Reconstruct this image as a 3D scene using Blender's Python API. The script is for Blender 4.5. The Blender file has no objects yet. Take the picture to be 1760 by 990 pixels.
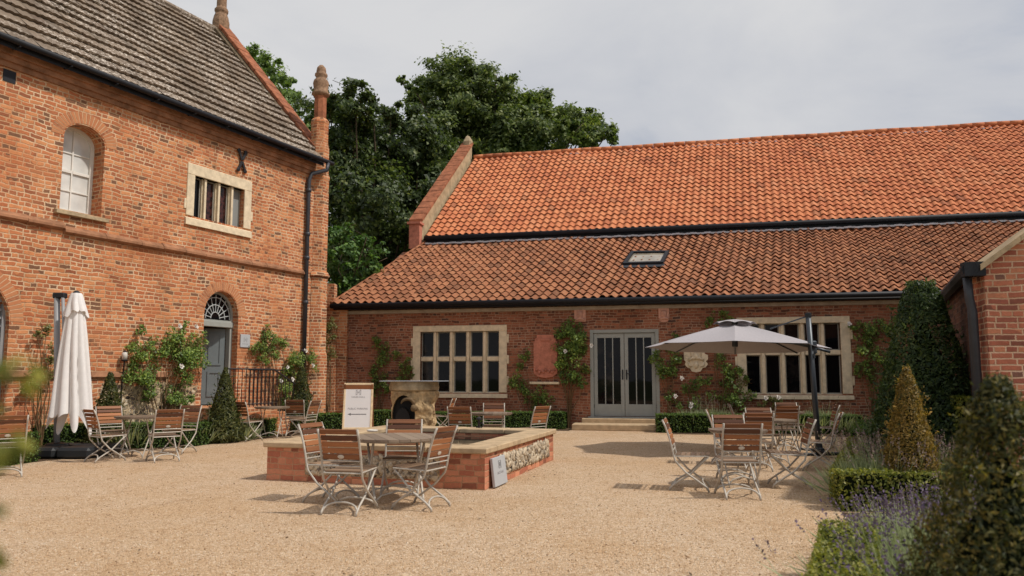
import bpy, bmesh, math, random
import numpy as np
from mathutils import Vector, Matrix, noise

random.seed(7)
RS = np.random.RandomState(7)
SC = bpy.context.scene
COL = SC.collection
R = math.radians

# ------------------------------------------------------------------ camera
F, TH, SH, CH = 1250.0, math.atan(.1), 30.0, 1.42
cam_d = bpy.data.cameras.new('camera')
cam = bpy.data.objects.new('camera', cam_d)
COL.objects.link(cam)
cam.location = (0, 0, CH)
cam.rotation_euler = (math.pi / 2 + TH, 0, 0)
cam_d.sensor_width = 36
cam_d.lens = F / 1760 * 36
cam_d.shift_y = SH / 1760
cam_d.clip_end = 2000
cam_d.clip_start = .05
cam_d.dof.use_dof = True
cam_d.dof.focus_distance = 12.5
cam_d.dof.aperture_fstop = 1.9
SC.camera = cam

# ------------------------------------------------------------------ light
SUN_H = Vector((.95, -.30, 0)).normalized()
SUN_EL = R(53)
sun_dir = Vector((SUN_H.x * math.cos(SUN_EL), SUN_H.y * math.cos(SUN_EL), math.sin(SUN_EL)))
ld = bpy.data.lights.new('sun', 'SUN')
ld.energy = 3.3
ld.angle = R(2.0)
ld.color = (1, .94, .86)
lo = bpy.data.objects.new('sun', ld)
COL.objects.link(lo)
lo.rotation_euler = sun_dir.to_track_quat('Z', 'Y').to_euler()

world = bpy.data.worlds.new('World')
SC.world = world
world.use_nodes = True
wt = world.node_tree
wt.nodes.clear()


def wn(t, **k):
    n = wt.nodes.new(t)
    for a, b in k.items():
        setattr(n, a, b)
    return n


sky = wn('ShaderNodeTexSky', sky_type='NISHITA', sun_disc=False)
sky.sun_elevation = SUN_EL
sky.sun_rotation = math.atan2(SUN_H.x, SUN_H.y)
bg1 = wn('ShaderNodeBackground')
bg1.inputs[1].default_value = .1
wt.links.new(sky.outputs[0], bg1.inputs[0])
tc = wn('ShaderNodeTexCoord')
sep = wn('ShaderNodeSeparateXYZ')
wt.links.new(tc.outputs['Generated'], sep.inputs[0])
zz = wn('ShaderNodeMath', operation='MAXIMUM')
wt.links.new(sep.outputs[2], zz.inputs[0])
zz.inputs[1].default_value = 0
za = wn('ShaderNodeMath', operation='ADD')
wt.links.new(zz.outputs[0], za.inputs[0])
za.inputs[1].default_value = .22
dv = wn('ShaderNodeVectorMath', operation='DIVIDE')
cmb = wn('ShaderNodeCombineXYZ')
for i in range(3):
    wt.links.new(za.outputs[0], cmb.inputs[i])
wt.links.new(tc.outputs['Generated'], dv.inputs[0])
wt.links.new(cmb.outputs[0], dv.inputs[1])
cn = wn('ShaderNodeTexNoise')
cn.inputs['Scale'].default_value = 1.3
cn.inputs['Detail'].default_value = 7
cn.inputs['Roughness'].default_value = .55
cn.inputs['Distortion'].default_value = .4
wt.links.new(dv.outputs[0], cn.inputs['Vector'])
cr = wn('ShaderNodeValToRGB')
cr.color_ramp.elements[0].position = .3
cr.color_ramp.elements[0].color = (4.9, 5.15, 5.75, 1)
cr.color_ramp.elements[1].position = .68
cr.color_ramp.elements[1].color = (6.9, 6.9, 7.0, 1)
wt.links.new(cn.outputs[0], cr.inputs[0])
bg2 = wn('ShaderNodeBackground')
bg2.inputs[1].default_value = .1
wt.links.new(cr.outputs[0], bg2.inputs[0])
cr2 = wn('ShaderNodeValToRGB')
cr2.color_ramp.elements[0].position = .25
cr2.color_ramp.elements[0].color = (.62, .62, .62, 1)
cr2.color_ramp.elements[1].position = .45
cr2.color_ramp.elements[1].color = (.97, .97, .97, 1)
wt.links.new(cn.outputs[0], cr2.inputs[0])
mx = wn('ShaderNodeMixShader')
wt.links.new(cr2.outputs[0], mx.inputs[0])
wt.links.new(bg1.outputs[0], mx.inputs[1])
wt.links.new(bg2.outputs[0], mx.inputs[2])
wo = wn('ShaderNodeOutputWorld')
wt.links.new(mx.outputs[0], wo.inputs[0])

SC.view_settings.view_transform = 'Standard'
SC.view_settings.look = 'None'
SC.view_settings.exposure = 0.0
SC.view_settings.gamma = 1
SC.cycles.max_bounces = 6
SC.cycles.diffuse_bounces = 3
SC.cycles.transparent_max_bounces = 8
SC.cycles.use_denoising = True

# ------------------------------------------------------------------ geometry from the photograph
FW = np.array([0, math.cos(TH), math.sin(TH)])
UP = np.array([0, -math.sin(TH), math.cos(TH)])
C0 = np.array([0, 0, CH])


def ray(u, v):
    return FW + (u - 880) / F * np.array([1, 0, 0.]) + (495 + SH - v) / F * UP


def gnd(u, v, z=0.):
    d = ray(u, v)
    return C0 + (z - CH) / d[2] * d


def atY(u, v, Y):
    d = ray(u, v)
    return C0 + Y / d[1] * d


class Frame:
    def __init__(s, o, ang):
        s.o = np.array(o, float)
        s.ang = ang
        s.ex = np.array([math.cos(ang), math.sin(ang), 0])
        s.ey = np.array([-math.sin(ang), math.cos(ang), 0])

    def hit(s, u, v, y=0.):
        d = ray(u, v)
        t = ((s.o + s.ey * y - C0) @ s.ey) / (d @ s.ey)
        p = C0 + t * d - s.o
        return p @ s.ex, p[2]

    def w(s, x, y, z):
        return s.o + s.ex * x + s.ey * y + np.array([0, 0, z])

    def loc(s, p):
        q = np.array(p) - s.o
        return np.array([q @ s.ex, q @ s.ey, p[2]])


A = Frame((-5.76, 21.5, 0), math.atan2(1250, 638))
B = Frame((-5.35, 22.67, 0), math.atan2(-1250, 6017))
W = Frame((5.34, 8.15, 0), math.atan2(-1250, 6017))


# ------------------------------------------------------------------ materials
def lin(r, g, b):
    f = lambda c: (c / 255 / 12.92) if c / 255 <= .04045 else ((c / 255 + .055) / 1.055) ** 2.4
    return (f(r), f(g), f(b), 1)


class NT:
    def __init__(s, name, rough=.8, spec=.3):
        s.m = bpy.data.materials.new(name)
        s.m.use_nodes = True
        s.t = s.m.node_tree
        s.p = s.t.nodes['Principled BSDF']
        s.p.inputs['Roughness'].default_value = rough
        s.p.inputs['Specular IOR Level'].default_value = spec
        s.out = s.t.nodes['Material Output']

    def n(s, t, ins=None, **k):
        x = s.t.nodes.new(t)
        for a, b in k.items():
            setattr(x, a, b)
        for a, b in (ins or {}).items():
            s.set(x.inputs[a], b)
        return x

    def set(s, i, v):
        if hasattr(v, 'links') or isinstance(v, bpy.types.NodeSocket):
            s.t.links.new(v, i)
        else:
            i.default_value = v

    def math(s, op, a, b=0., c=0.):
        x = s.n('ShaderNodeMath', operation=op)
        for i, v in enumerate((a, b, c)):
            s.set(x.inputs[i], v)
        return x.outputs[0]

    def noise(s, vec, scale, detail=4, rough=.55, dist=0.):
        return s.n('ShaderNodeTexNoise', {'Vector': vec, 'Scale': scale, 'Detail': detail, 'Roughness': rough, 'Distortion': dist}).outputs[0]

    def ramp(s, fac, stops, const=False):
        x = s.n('ShaderNodeValToRGB')
        r = x.color_ramp
        if const:
            r.interpolation = 'CONSTANT'
        while len(r.elements) < len(stops):
            r.elements.new(1)
        for e, (p, c) in zip(r.elements, stops):
            e.position = p
            e.color = c if len(c) == 4 else (*c, 1)
        s.set(x.inputs[0], fac)
        return x.outputs[0]

    def mix(s, fac, a, b, op='MIX'):
        x = s.n('ShaderNodeMix', data_type='RGBA', blend_type=op)
        s.set(x.inputs[0], fac)
        s.set(x.inputs[6], a)
        s.set(x.inputs[7], b)
        return x.outputs[2]

    def step(s, v, a, b):
        x = s.n('ShaderNodeMapRange', {'Value': v, 'From Min': a, 'From Max': b}, interpolation_type='SMOOTHSTEP')
        return x.outputs[0]

    def bump(s, h, strength=.5, dist=.01):
        x = s.n('ShaderNodeBump', {'Height': h, 'Strength': strength, 'Distance': dist})
        s.t.links.new(x.outputs[0], s.p.inputs['Normal'])

    def col(s, c):
        s.set(s.p.inputs['Base Color'], c)

    def uv(s):
        return s.n('ShaderNodeUVMap').outputs[0]

    def obj(s):
        return s.n('ShaderNodeTexCoord').outputs['Object']

    def pos(s):
        return s.n('ShaderNodeNewGeometry').outputs['Position']

    def gray(s, v):
        return (v, v, v, 1)


WHITE = (1, 1, 1, 1)


def brick_mat(name, pal, mortar, bw=.225, bh=.077, mort=.011, tint=None, flint=None, bloom=.0, dark_amt=.35, bumpy=.6, wav=1.):
    m = NT(name, .88, .2)
    uv = m.uv()
    wob = m.n('ShaderNodeTexNoise', {'Vector': uv, 'Scale': 2.2, 'Detail': 3})
    d = m.n('ShaderNodeVectorMath', {0: wob.outputs[1], 1: (.5, .5, .5)}, operation='SUBTRACT')
    wob2 = m.n('ShaderNodeTexNoise', {'Vector': uv, 'Scale': 26., 'Detail': 2})
    d2 = m.n('ShaderNodeVectorMath', {0: wob2.outputs[1], 1: (.5, .5, .5)}, operation='SUBTRACT')
    s1 = m.n('ShaderNodeVectorMath', {0: d.outputs[0], 'Scale': .10 * wav}, operation='SCALE')
    s2 = m.n('ShaderNodeVectorMath', {0: d2.outputs[0], 'Scale': .026 * wav}, operation='SCALE')
    a1 = m.n('ShaderNodeVectorMath', {0: uv, 1: s1.outputs[0]}, operation='ADD')
    a2 = m.n('ShaderNodeVectorMath', {0: a1.outputs[0], 1: s2.outputs[0]}, operation='ADD')
    sp = m.n('ShaderNodeSeparateXYZ', {0: a2.outputs[0]})
    vv = m.math('DIVIDE', sp.outputs[1], bh)
    row = m.math('FLOOR', vv)
    fv = m.math('SUBTRACT', vv, row)
    odd = m.math('MODULO', m.math('ADD', row, 1000.), 2.)
    rr = m.n('ShaderNodeTexWhiteNoise', {'W': row}, noise_dimensions='1D').outputs[0]
    # stretcher courses, header courses, some mixed
    hd = m.math('MULTIPLY', odd, m.math('GREATER_THAN', rr, .25))
    bwr = m.math('MULTIPLY', bw, m.math('SUBTRACT', 1., m.math('MULTIPLY', hd, .46)))
    uu = m.math('ADD', m.math('DIVIDE', sp.outputs[0], bwr), m.math('MULTIPLY', rr, 7.))
    colm = m.math('FLOOR', uu)
    fu = m.math('SUBTRACT', uu, colm)
    du = m.math('MULTIPLY', m.math('MINIMUM', fu, m.math('SUBTRACT', 1., fu)), bwr)
    dvv = m.math('MULTIPLY', m.math('MINIMUM', fv, m.math('SUBTRACT', 1., fv)), bh)
    dd = m.math('MINIMUM', du, dvv)
    fine = m.noise(uv, 60., 3)
    dd = m.math('ADD', dd, m.math('MULTIPLY', m.math('SUBTRACT', fine, .5), .008))
    mask = m.step(dd, mort * .3, mort * .75)
    idv = m.n('ShaderNodeCombineXYZ', {0: colm, 1: row})
    w = m.n('ShaderNodeTexWhiteNoise', {'Vector': idv.outputs[0]}, noise_dimensions='2D')
    big = m.noise(uv, .55, 4, .6)
    rv = m.math('ADD', m.math('MULTIPLY', w.outputs[0], .8), m.math('MULTIPLY', big, dark_amt))
    rv = m.math('SUBTRACT', rv, dark_amt * .25)
    n = len(pal)
    c = m.ramp(rv, [(i / n, p) for i, p in enumerate(pal)], True)
    c = m.mix(m.step(m.noise(uv, 18., 4, .7), .3, .8), c, m.mix(.7, c, m.mix(1., c, (1.45, 1.3, 1.2, 1), 'MULTIPLY')))
    c = m.mix(m.step(m.noise(uv, 9., 5, .7), .62, .8), c, m.mix(1., c, (.55, .52, .5, 1), 'MULTIPLY'))
    mc = m.mix(m.step(m.noise(uv, 1.3, 3), .35, .65), mortar, m.mix(1., mortar, (.72, .62, .55, 1), 'MULTIPLY'))
    if tint:
        rub = m.step(m.noise(uv, .75, 4, .6), .5, .66)
        mc = m.mix(m.math('MULTIPLY', rub, .75), mc, tint)
        sm = m.step(m.noise(uv, 1.1, 6, .7), .70, .8)
        c = m.mix(m.math('MULTIPLY', sm, .6), c, lin(150, 128, 108))
    c = m.mix(mask, mc, c)
    if tint:
        c = m.mix(m.math('MULTIPLY', m.step(m.noise(uv, .8, 5, .65), .5, .72), .55), c, tint)
    if bloom:
        c = m.mix(m.math('MULTIPLY', m.step(m.noise(uv, 1.7, 6, .75), .66, .74), bloom), c, lin(205, 190, 170))
    # rain streaks and grime, running down the wall
    smp = m.n('ShaderNodeMapping', {'Vector': uv, 'Scale': (2.2, .22, 1)})
    stk = m.step(m.noise(smp.outputs[0], 1.6, 5, .65), .52, .78)
    c = m.mix(m.math('MULTIPLY', stk, .45), c, m.mix(1., c, (.52, .50, .47, 1), 'MULTIPLY'))
    gr = m.step(m.noise(uv, .4, 6, .75), .48, .68)
    c = m.mix(m.math('MULTIPLY', gr, .55), c, m.mix(1., c, (.66, .60, .54, 1), 'MULTIPLY'))
    h = m.math('ADD', mask, m.math('MULTIPLY', fine, .5))
    if flint:
        spz = m.n('ShaderNodeSeparateXYZ', {0: uv})
        nz = m.noise(uv, 1.6, 4)
        top = m.math('ADD', flint[2], m.math('MULTIPLY', m.math('SUBTRACT', nz, .5), flint[3]))
        f1 = m.step(m.math('SUBTRACT', top, spz.outputs[1]), -.02, .03)
        xx = m.math('ADD', spz.outputs[0], m.math('MULTIPLY', m.math('SUBTRACT', nz, .5), .4))
        f2 = m.math('MULTIPLY', m.step(xx, flint[0], flint[0] + .05), m.step(m.math('SUBTRACT', flint[1], xx), 0, .05))
        fm = m.math('MULTIPLY', f1, f2)
        vo = m.n('ShaderNodeTexVoronoi', {'Vector': a2.outputs[0], 'Scale': 11.})
        ve = m.n('ShaderNodeTexVoronoi', {'Vector': a2.outputs[0], 'Scale': 11.}, feature='DISTANCE_TO_EDGE')
        ss = m.n('ShaderNodeSeparateXYZ', {0: vo.outputs['Color']})
        fc = m.ramp(ss.outputs[0], [(0, lin(70, 62, 55)), (.2, lin(150, 135, 115)), (.4, lin(190, 170, 140)), (.65, lin(120, 105, 92)), (.85, lin(205, 190, 165))], True)
        em = m.step(ve.outputs['Distance'], .03, .13)
        fc = m.mix(em, lin(190, 165, 130), fc)
        c = m.mix(fm, c, fc)
        h = m.mix(fm, h, m.math('MULTIPLY', em, 2.))
    m.col(c)
    m.bump(h, bumpy, .012)
    return m.m


PAL_A = [lin(*c) for c in [(112, 80, 60), (158, 100, 70), (184, 118, 80), (194, 130, 88), (174, 108, 72), (196, 136, 94), (168, 102, 68), (142, 88, 62), (186, 124, 84), (164, 104, 72), (118, 86, 66), (190, 126, 86)]]
PAL_B = [lin(*c) for c in [(94, 64, 54), (134, 84, 64), (146, 94, 72), (122, 76, 58), (154, 98, 74), (108, 68, 54), (140, 88, 66), (84, 62, 56)]]
PAL_W = [lin(*c) for c in [(128, 80, 66), (168, 104, 82), (178, 114, 90), (158, 96, 76), (182, 122, 94), (148, 90, 74), (122, 88, 76)]]
M = {}
M['brickA'] = brick_mat('old orange brick', PAL_A, lin(218, 188, 154), tint=lin(192, 132, 92), bloom=.5, bw=.24, bh=.087, mort=.021)
M['brickAf'] = brick_mat('old orange brick over flint', PAL_A, lin(218, 188, 154), tint=lin(192, 132, 92), bloom=.5, bw=.24, bh=.087, mort=.021,
                         flint=(-6.6, -4.15, 1.3, .5))
M['brickB'] = brick_mat('dark red brick', PAL_B, lin(172, 142, 118), mort=.017, bh=.077)
M['brickW'] = brick_mat('bright red brick', PAL_W, lin(212, 180, 152), mort=.015, bh=.068, bw=.215, wav=.4)
M['brickD'] = brick_mat('shade darkened side brick', [lin(*c) for c in [(70, 50, 44), (92, 62, 50), (104, 72, 58), (84, 56, 46)]], lin(116, 96, 82), bh=.068)  # shade of the wing's side wall is put into these darker brick colours
M['brickP'] = brick_mat('basin brick', [lin(*c) for c in [(136, 86, 68), (178, 116, 90), (190, 130, 102), (166, 104, 82), (200, 140, 110)]], lin(190, 150, 118), bh=.08)


def simple(name, c, rough=.6, spec=.35, metal=0., nscale=12., namt=.25, bump=.0, dark=None):
    m = NT(name, rough, spec)
    m.p.inputs['Metallic'].default_value = metal
    o = m.obj()
    nz = m.noise(o, nscale, 5, .65)
    dk = dark or tuple(x * (1 - namt) for x in c[:3]) + (1,)
    lt = tuple(min(1, x * (1 + namt * .6)) for x in c[:3]) + (1,)
    m.col(m.ramp(nz, [(.3, dk), (.7, lt)]))
    if bump:
        m.bump(nz, bump, .01)
    return m.m


M['stone'] = simple('pale limestone', lin(222, 204, 174), .85, .2, nscale=7, namt=.22, bump=.4)
M['stoneW'] = simple('weathered stone', lin(176, 156, 126), .9, .2, nscale=6, namt=.45, bump=.6)
M['coping'] = simple('stone coping', lin(186, 162, 130), .9, .2, nscale=5, namt=.3, bump=.4)
M['terra'] = simple('terracotta', lin(192, 124, 102), .85, .2, nscale=9, namt=.3, bump=.4)
M['tercop'] = simple('terracotta coping tile', lin(158, 100, 72), .85, .2, nscale=4, namt=.5, bump=.4)
M['grimy'] = simple('grimy moulded brick', lin(156, 112, 84), .9, .2, nscale=3.5, namt=.5, bump=.5)
M['headt'] = simple('pale terracotta', lin(216, 164, 142), .85, .2, nscale=14, namt=.25, bump=.3)
M['mossf'] = simple('mossy mortar fillet', lin(112, 98, 80), .95, .1, nscale=9, namt=.6, bump=.8, dark=lin(52, 46, 36))
M['cement'] = simple('cream cement fillet', lin(182, 160, 128), .9, .2, nscale=4, namt=.4, bump=.5)
M['lead'] = simple('lead flashing', lin(178, 180, 186), .5, .4, nscale=6, namt=.25)
M['tar'] = simple('black painted board', lin(30, 32, 38), .6, .3, nscale=8)
M['iron'] = simple('black iron', lin(38, 36, 38), .5, .4, nscale=10)
M['pipe'] = simple('dark grey pipe', lin(58, 60, 66), .45, .4, nscale=5)
M['whitep'] = simple('old white paint', lin(226, 222, 214), .6, .3, nscale=5, namt=.1)
M['greyp'] = simple('blue grey paint', lin(116, 124, 126), .5, .35, nscale=4, namt=.1)
M['dgreyp'] = simple('grey green paint', lin(154, 156, 150), .55, .35, nscale=4, namt=.1)
M['casem'] = simple('pale casement paint', lin(150, 146, 136), .6, .3, nscale=4, namt=.12)
M['fascia'] = simple('pale fascia', lin(176, 160, 140), .8, .2, nscale=4)
M['steel'] = simple('grey galvanised bar', lin(184, 176, 164), .5, .4, metal=.1, nscale=14, namt=.25)
M['alu'] = simple('grey pole', lin(150, 151, 152), .45, .4, metal=.1, nscale=4, namt=.12)
M['anth'] = simple('anthracite pole', lin(72, 78, 84), .4, .45, metal=.3, nscale=4, namt=.12)
M['black'] = simple('black plastic base', lin(34, 37, 40), .55, .35, nscale=6)
M['signw'] = simple('white sign face', lin(222, 220, 220), .5, .3, nscale=2, namt=.03)
M['signg'] = simple('pale grey plaque', lin(176, 178, 180), .5, .35, nscale=3, namt=.06)
M['ink'] = simple('faint grey print', lin(150, 148, 150), .6, .2, nscale=3, namt=.05)
M['inkd'] = simple('grey arrow print', lin(112, 112, 114), .6, .2, nscale=3, namt=.05)
M['pine'] = simple('pale timber', lin(228, 204, 166), .7, .25, nscale=9, namt=.2)
M['petal'] = simple('white rose petals', lin(240, 234, 226), .7, .2, nscale=30, namt=.08)
M['soil'] = simple('dark soil', lin(86, 70, 54), .95, .1, nscale=9, namt=.5, bump=.8)
M['bark'] = simple('bark', lin(92, 80, 66), .95, .1, nscale=5, namt=.5, bump=.8)
M['cane'] = simple('rose cane', lin(112, 90, 64), .9, .1, nscale=9, namt=.3)
M['lawn'] = simple('rough grass', lin(92, 104, 58), .95, .1, nscale=3, namt=.4)
M['tiered'] = simple('mottled grey finial stone', lin(150, 120, 96), .9, .2, nscale=14, namt=.55, bump=.6)


def wood_mat(name, c1, c2):
    m = NT(name, .55, .3)
    o = m.obj()
    mp = m.n('ShaderNodeMapping', {'Vector': o, 'Scale': (3, 60, 60)})
    g = m.noise(mp.outputs[0], 1., 6, .6)
    isl = m.n('ShaderNodeNewGeometry').outputs['Random Per Island']
    oi = m.n('ShaderNodeObjectInfo').outputs['Random']
    f = m.math('ADD', m.math('MULTIPLY', g, .6), m.math('MULTIPLY', m.math('SUBTRACT', isl, .5), .7))
    f = m.math('ADD', f, m.math('MULTIPLY', m.math('SUBTRACT', oi, .5), .35))
    m.col(m.ramp(f, [(.1, c1), (.8, c2)]))
    m.bump(g, .25, .003)
    return m.m


M['teak'] = wood_mat('oiled hardwood slats', lin(88, 56, 40), lin(172, 114, 74))
M['seatw'] = wood_mat('weathered seat slats', lin(98, 78, 62), lin(160, 132, 106))
M['topw'] = wood_mat('weathered table top', lin(112, 96, 82), lin(162, 144, 124))

# glass: dark reflecting panes
g = NT('dark window glass', .03, .2)
go = g.n('ShaderNodeObjectInfo').outputs['Random']
g.col(g.mix(g.math('MULTIPLY', g.step(g.noise(g.obj(), 1.7, 4, .7), .45, .75), g.math('POWER', go, 2.)), (.004, .004, .005, 1), (.045, .036, .03, 1)))
g.bump(g.noise(g.obj(), 1.2, 2), .06, .02)
M['glass'] = g.m
g = NT('pale backed glass', .05, .5)
gn = g.noise(g.obj(), 2.5, 3)
g.col(g.ramp(gn, [(.3, lin(196, 196, 192)), (.7, lin(226, 224, 218))]))
M['blind'] = g.m
g = NT('skylight glass', .03, .9)
gn = g.noise(g.obj(), 1.8, 3)
g.col(g.ramp(gn, [(.35, lin(128, 118, 104)), (.7, lin(168, 156, 138))]))
M['skyglass'] = g.m


def leaf_mat(name, cols, trans=.35, rough=.5):
    m = NT(name, rough, .35)
    isl = m.n('ShaderNodeNewGeometry').outputs['Random Per Island']
    big = m.noise(m.obj(), 1.1, 2)
    f = m.math('ADD', m.math('MULTIPLY', isl, .75), m.math('MULTIPLY', m.math('SUBTRACT', big, .4), .6))
    n = len(cols)
    c = m.ramp(f, [(i / max(1, n - 1), x) for i, x in enumerate(cols)])
    m.col(c)
    tr = m.n('ShaderNodeBsdfTranslucent')
    m.set(tr.inputs[0], m.mix(1., c, (1.3, 1.4, .6, 1), 'MULTIPLY'))
    mixs = m.n('ShaderNodeMixShader', {0: trans})
    m.t.links.new(m.p.outputs[0], mixs.inputs[1])
    m.t.links.new(tr.outputs[0], mixs.inputs[2])
    m.t.links.new(mixs.outputs[0], m.out.inputs[0])
    return m.m


M['oak'] = leaf_mat('oak leaves', [lin(52, 70, 40), lin(87, 103, 58), lin(122, 135, 79), lin(163, 166, 101)])
M['dkleaf'] = leaf_mat('dark tree leaves', [lin(43, 57, 36), lin(67, 82, 50), lin(95, 110, 66), lin(146, 148, 90)])
M['ltleaf'] = leaf_mat('light tree leaves', [lin(77, 99, 56), lin(106, 129, 74), lin(138, 157, 91), lin(169, 183, 113)])
M['hazel'] = leaf_mat('broad shrub leaves', [lin(48, 74, 38), lin(72, 103, 53), lin(103, 134, 72), lin(142, 168, 98)])
M['rose'] = leaf_mat('rose leaves', [lin(64, 86, 44), lin(96, 121, 58), lin(133, 156, 75), lin(179, 190, 99)])
M['roseY'] = leaf_mat('pale young leaves', [lin(92, 100, 56), lin(124, 126, 72), lin(156, 150, 92)])
M['box'] = leaf_mat('box leaves', [lin(48, 70, 32), lin(72, 98, 45), lin(100, 122, 58), lin(140, 155, 78)])
M['boxY'] = leaf_mat('yellowing box leaves', [lin(83, 94, 40), lin(116, 123, 54), lin(150, 148, 69), lin(179, 168, 87)])
M['yew'] = leaf_mat('yew needles', [lin(36, 54, 31), lin(56, 76, 43), lin(84, 101, 56), lin(121, 129, 73)])
M['yewG'] = leaf_mat('golden yew needles', [lin(86, 81, 42), lin(128, 108, 53), lin(172, 139, 70), lin(205, 167, 97)])
M['yewM'] = leaf_mat('bronze tipped yew needles', [lin(43, 51, 28), lin(70, 76, 40), lin(119, 110, 57), lin(187, 158, 79)])
M['yewS'] = leaf_mat('olive yew needles', [lin(46, 54, 30), lin(72, 80, 42), lin(102, 104, 56), lin(134, 128, 74)])
M['lavL'] = leaf_mat('lavender leaves', [lin(113, 123, 92), lin(148, 158, 121), lin(180, 187, 147), lin(205, 207, 165)], .2, .7)
M['lavF'] = leaf_mat('lavender flowers', [lin(84, 70, 96), lin(112, 94, 126), lin(140, 122, 146)], .2, .8)
M['lavD'] = leaf_mat('faded lavender flowers', [lin(110, 92, 92), lin(140, 118, 116), lin(160, 140, 132)], .2, .8)
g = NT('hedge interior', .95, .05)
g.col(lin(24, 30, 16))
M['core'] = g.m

# pantile materials: each tile has its own tint
def tile_mat(name, pal, lichen=None, lamt=.0, moss=None):
    m = NT(name, .85, .2)
    uv = m.uv()
    fl = m.n('ShaderNodeVectorMath', {0: uv}, operation='FLOOR')
    w = m.n('ShaderNodeTexWhiteNoise', {'Vector': fl.outputs[0]}, noise_dimensions='2D')
    big = m.noise(uv, .09, 4, .6)
    f = m.math('ADD', m.math('MULTIPLY', w.outputs[0], .62), m.math('MULTIPLY', m.math('SUBTRACT', big, .5), 1.1))
    f = m.math('ADD', f, .19)
    n = len(pal)
    c = m.ramp(f, [(i / (n - 1), p) for i, p in enumerate(pal)])
    o = m.obj()
    st = m.noise(o, 7., 6, .7)
    c = m.mix(m.step(st, .35, .75), m.mix(1., c, (.76, .74, .73, 1), 'MULTIPLY'), c)
    # scattered blackened tiles
    w2 = m.n('ShaderNodeTexWhiteNoise', {'Vector': m.n('ShaderNodeVectorMath', {0: fl.outputs[0], 1: (31., 17., 0)}, operation='ADD').outputs[0]}, noise_dimensions='2D')
    c = m.mix(m.math('MULTIPLY', m.math('GREATER_THAN', w2.outputs[0], .97), .35), c, lin(86, 66, 56))
    if moss:
        c = m.mix(m.math('MULTIPLY', m.step(m.noise(o, 3., 6, .75), .52, .72), .6), c, moss)
    if lichen:
        lc = m.step(m.noise(o, 13., 5, .8), .60 - lamt * .1, .68 - lamt * .1)
        pt = m.step(m.noise(o, .9, 3), .32, .62)
        c = m.mix(m.math('MULTIPLY', m.math('MULTIPLY', lc, pt), .85), c, lichen)
    m.col(c)
    m.bump(st, .35, .01)
    return m.m


M['tileU'] = tile_mat('orange pantiles', [lin(*c) for c in [(176, 108, 78), (202, 124, 86), (212, 134, 92), (216, 142, 100), (208, 144, 108)]])
M['tileL'] = tile_mat('weathered pantiles', [lin(*c) for c in [(114, 80, 60), (144, 95, 68), (164, 108, 77), (174, 118, 84), (150, 108, 82)]], lin(150, 122, 90), .3, lin(104, 78, 56))
M['tileA'] = tile_mat('grey brown tiles', [lin(*c) for c in [(100, 88, 76), (118, 104, 90), (134, 118, 102), (146, 130, 112)]], lin(222, 210, 196), .9, lin(96, 86, 66))


# ------------------------------------------------------------------ mesh helpers
def link(name, me, mat=None, parent=None):
    o = bpy.data.objects.new(name, me)
    COL.objects.link(o)
    if mat is not None:
        me.materials.append(M[mat] if isinstance(mat, str) else mat)
    if parent is not None:
        o.parent = parent
    return o


def arr_mesh(name, v, f, uv=None, smooth=False):
    """v: N x 3, f: M x 4 quads (or M x 3)"""
    me = bpy.data.meshes.new(name)
    v = np.asarray(v, np.float32)
    f = np.asarray(f, np.int32)
    k = f.shape[1]
    me.vertices.add(len(v))
    me.vertices.foreach_set('co', v.ravel())
    me.loops.add(f.size)
    me.loops.foreach_set('vertex_index', f.ravel())
    me.polygons.add(len(f))
    me.polygons.foreach_set('loop_start', np.arange(0, f.size, k, dtype=np.int32))
    me.polygons.foreach_set('loop_total', np.full(len(f), k, np.int32))
    if smooth:
        me.polygons.foreach_set('use_smooth', np.ones(len(f), bool))
    me.update(calc_edges=True)
    if uv is not None:
        l = me.uv_layers.new(name='UVMap')
        l.data.foreach_set('uv', np.asarray(uv, np.float32)[f.ravel()].ravel())
    return me


def box_uv(me):
    l = me.uv_layers.get('UVMap') or me.uv_layers.new(name='UVMap')
    for p in me.polygons:
        n = p.normal
        ax = max(range(3), key=lambda i: abs(n[i]))
        for li in p.loop_indices:
            c = me.vertices[me.loops[li].vertex_index].co
            l.data[li].uv = (c.y, c.z) if ax == 0 else ((c.x, c.y) if ax == 2 else (c.x, c.z))


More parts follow.
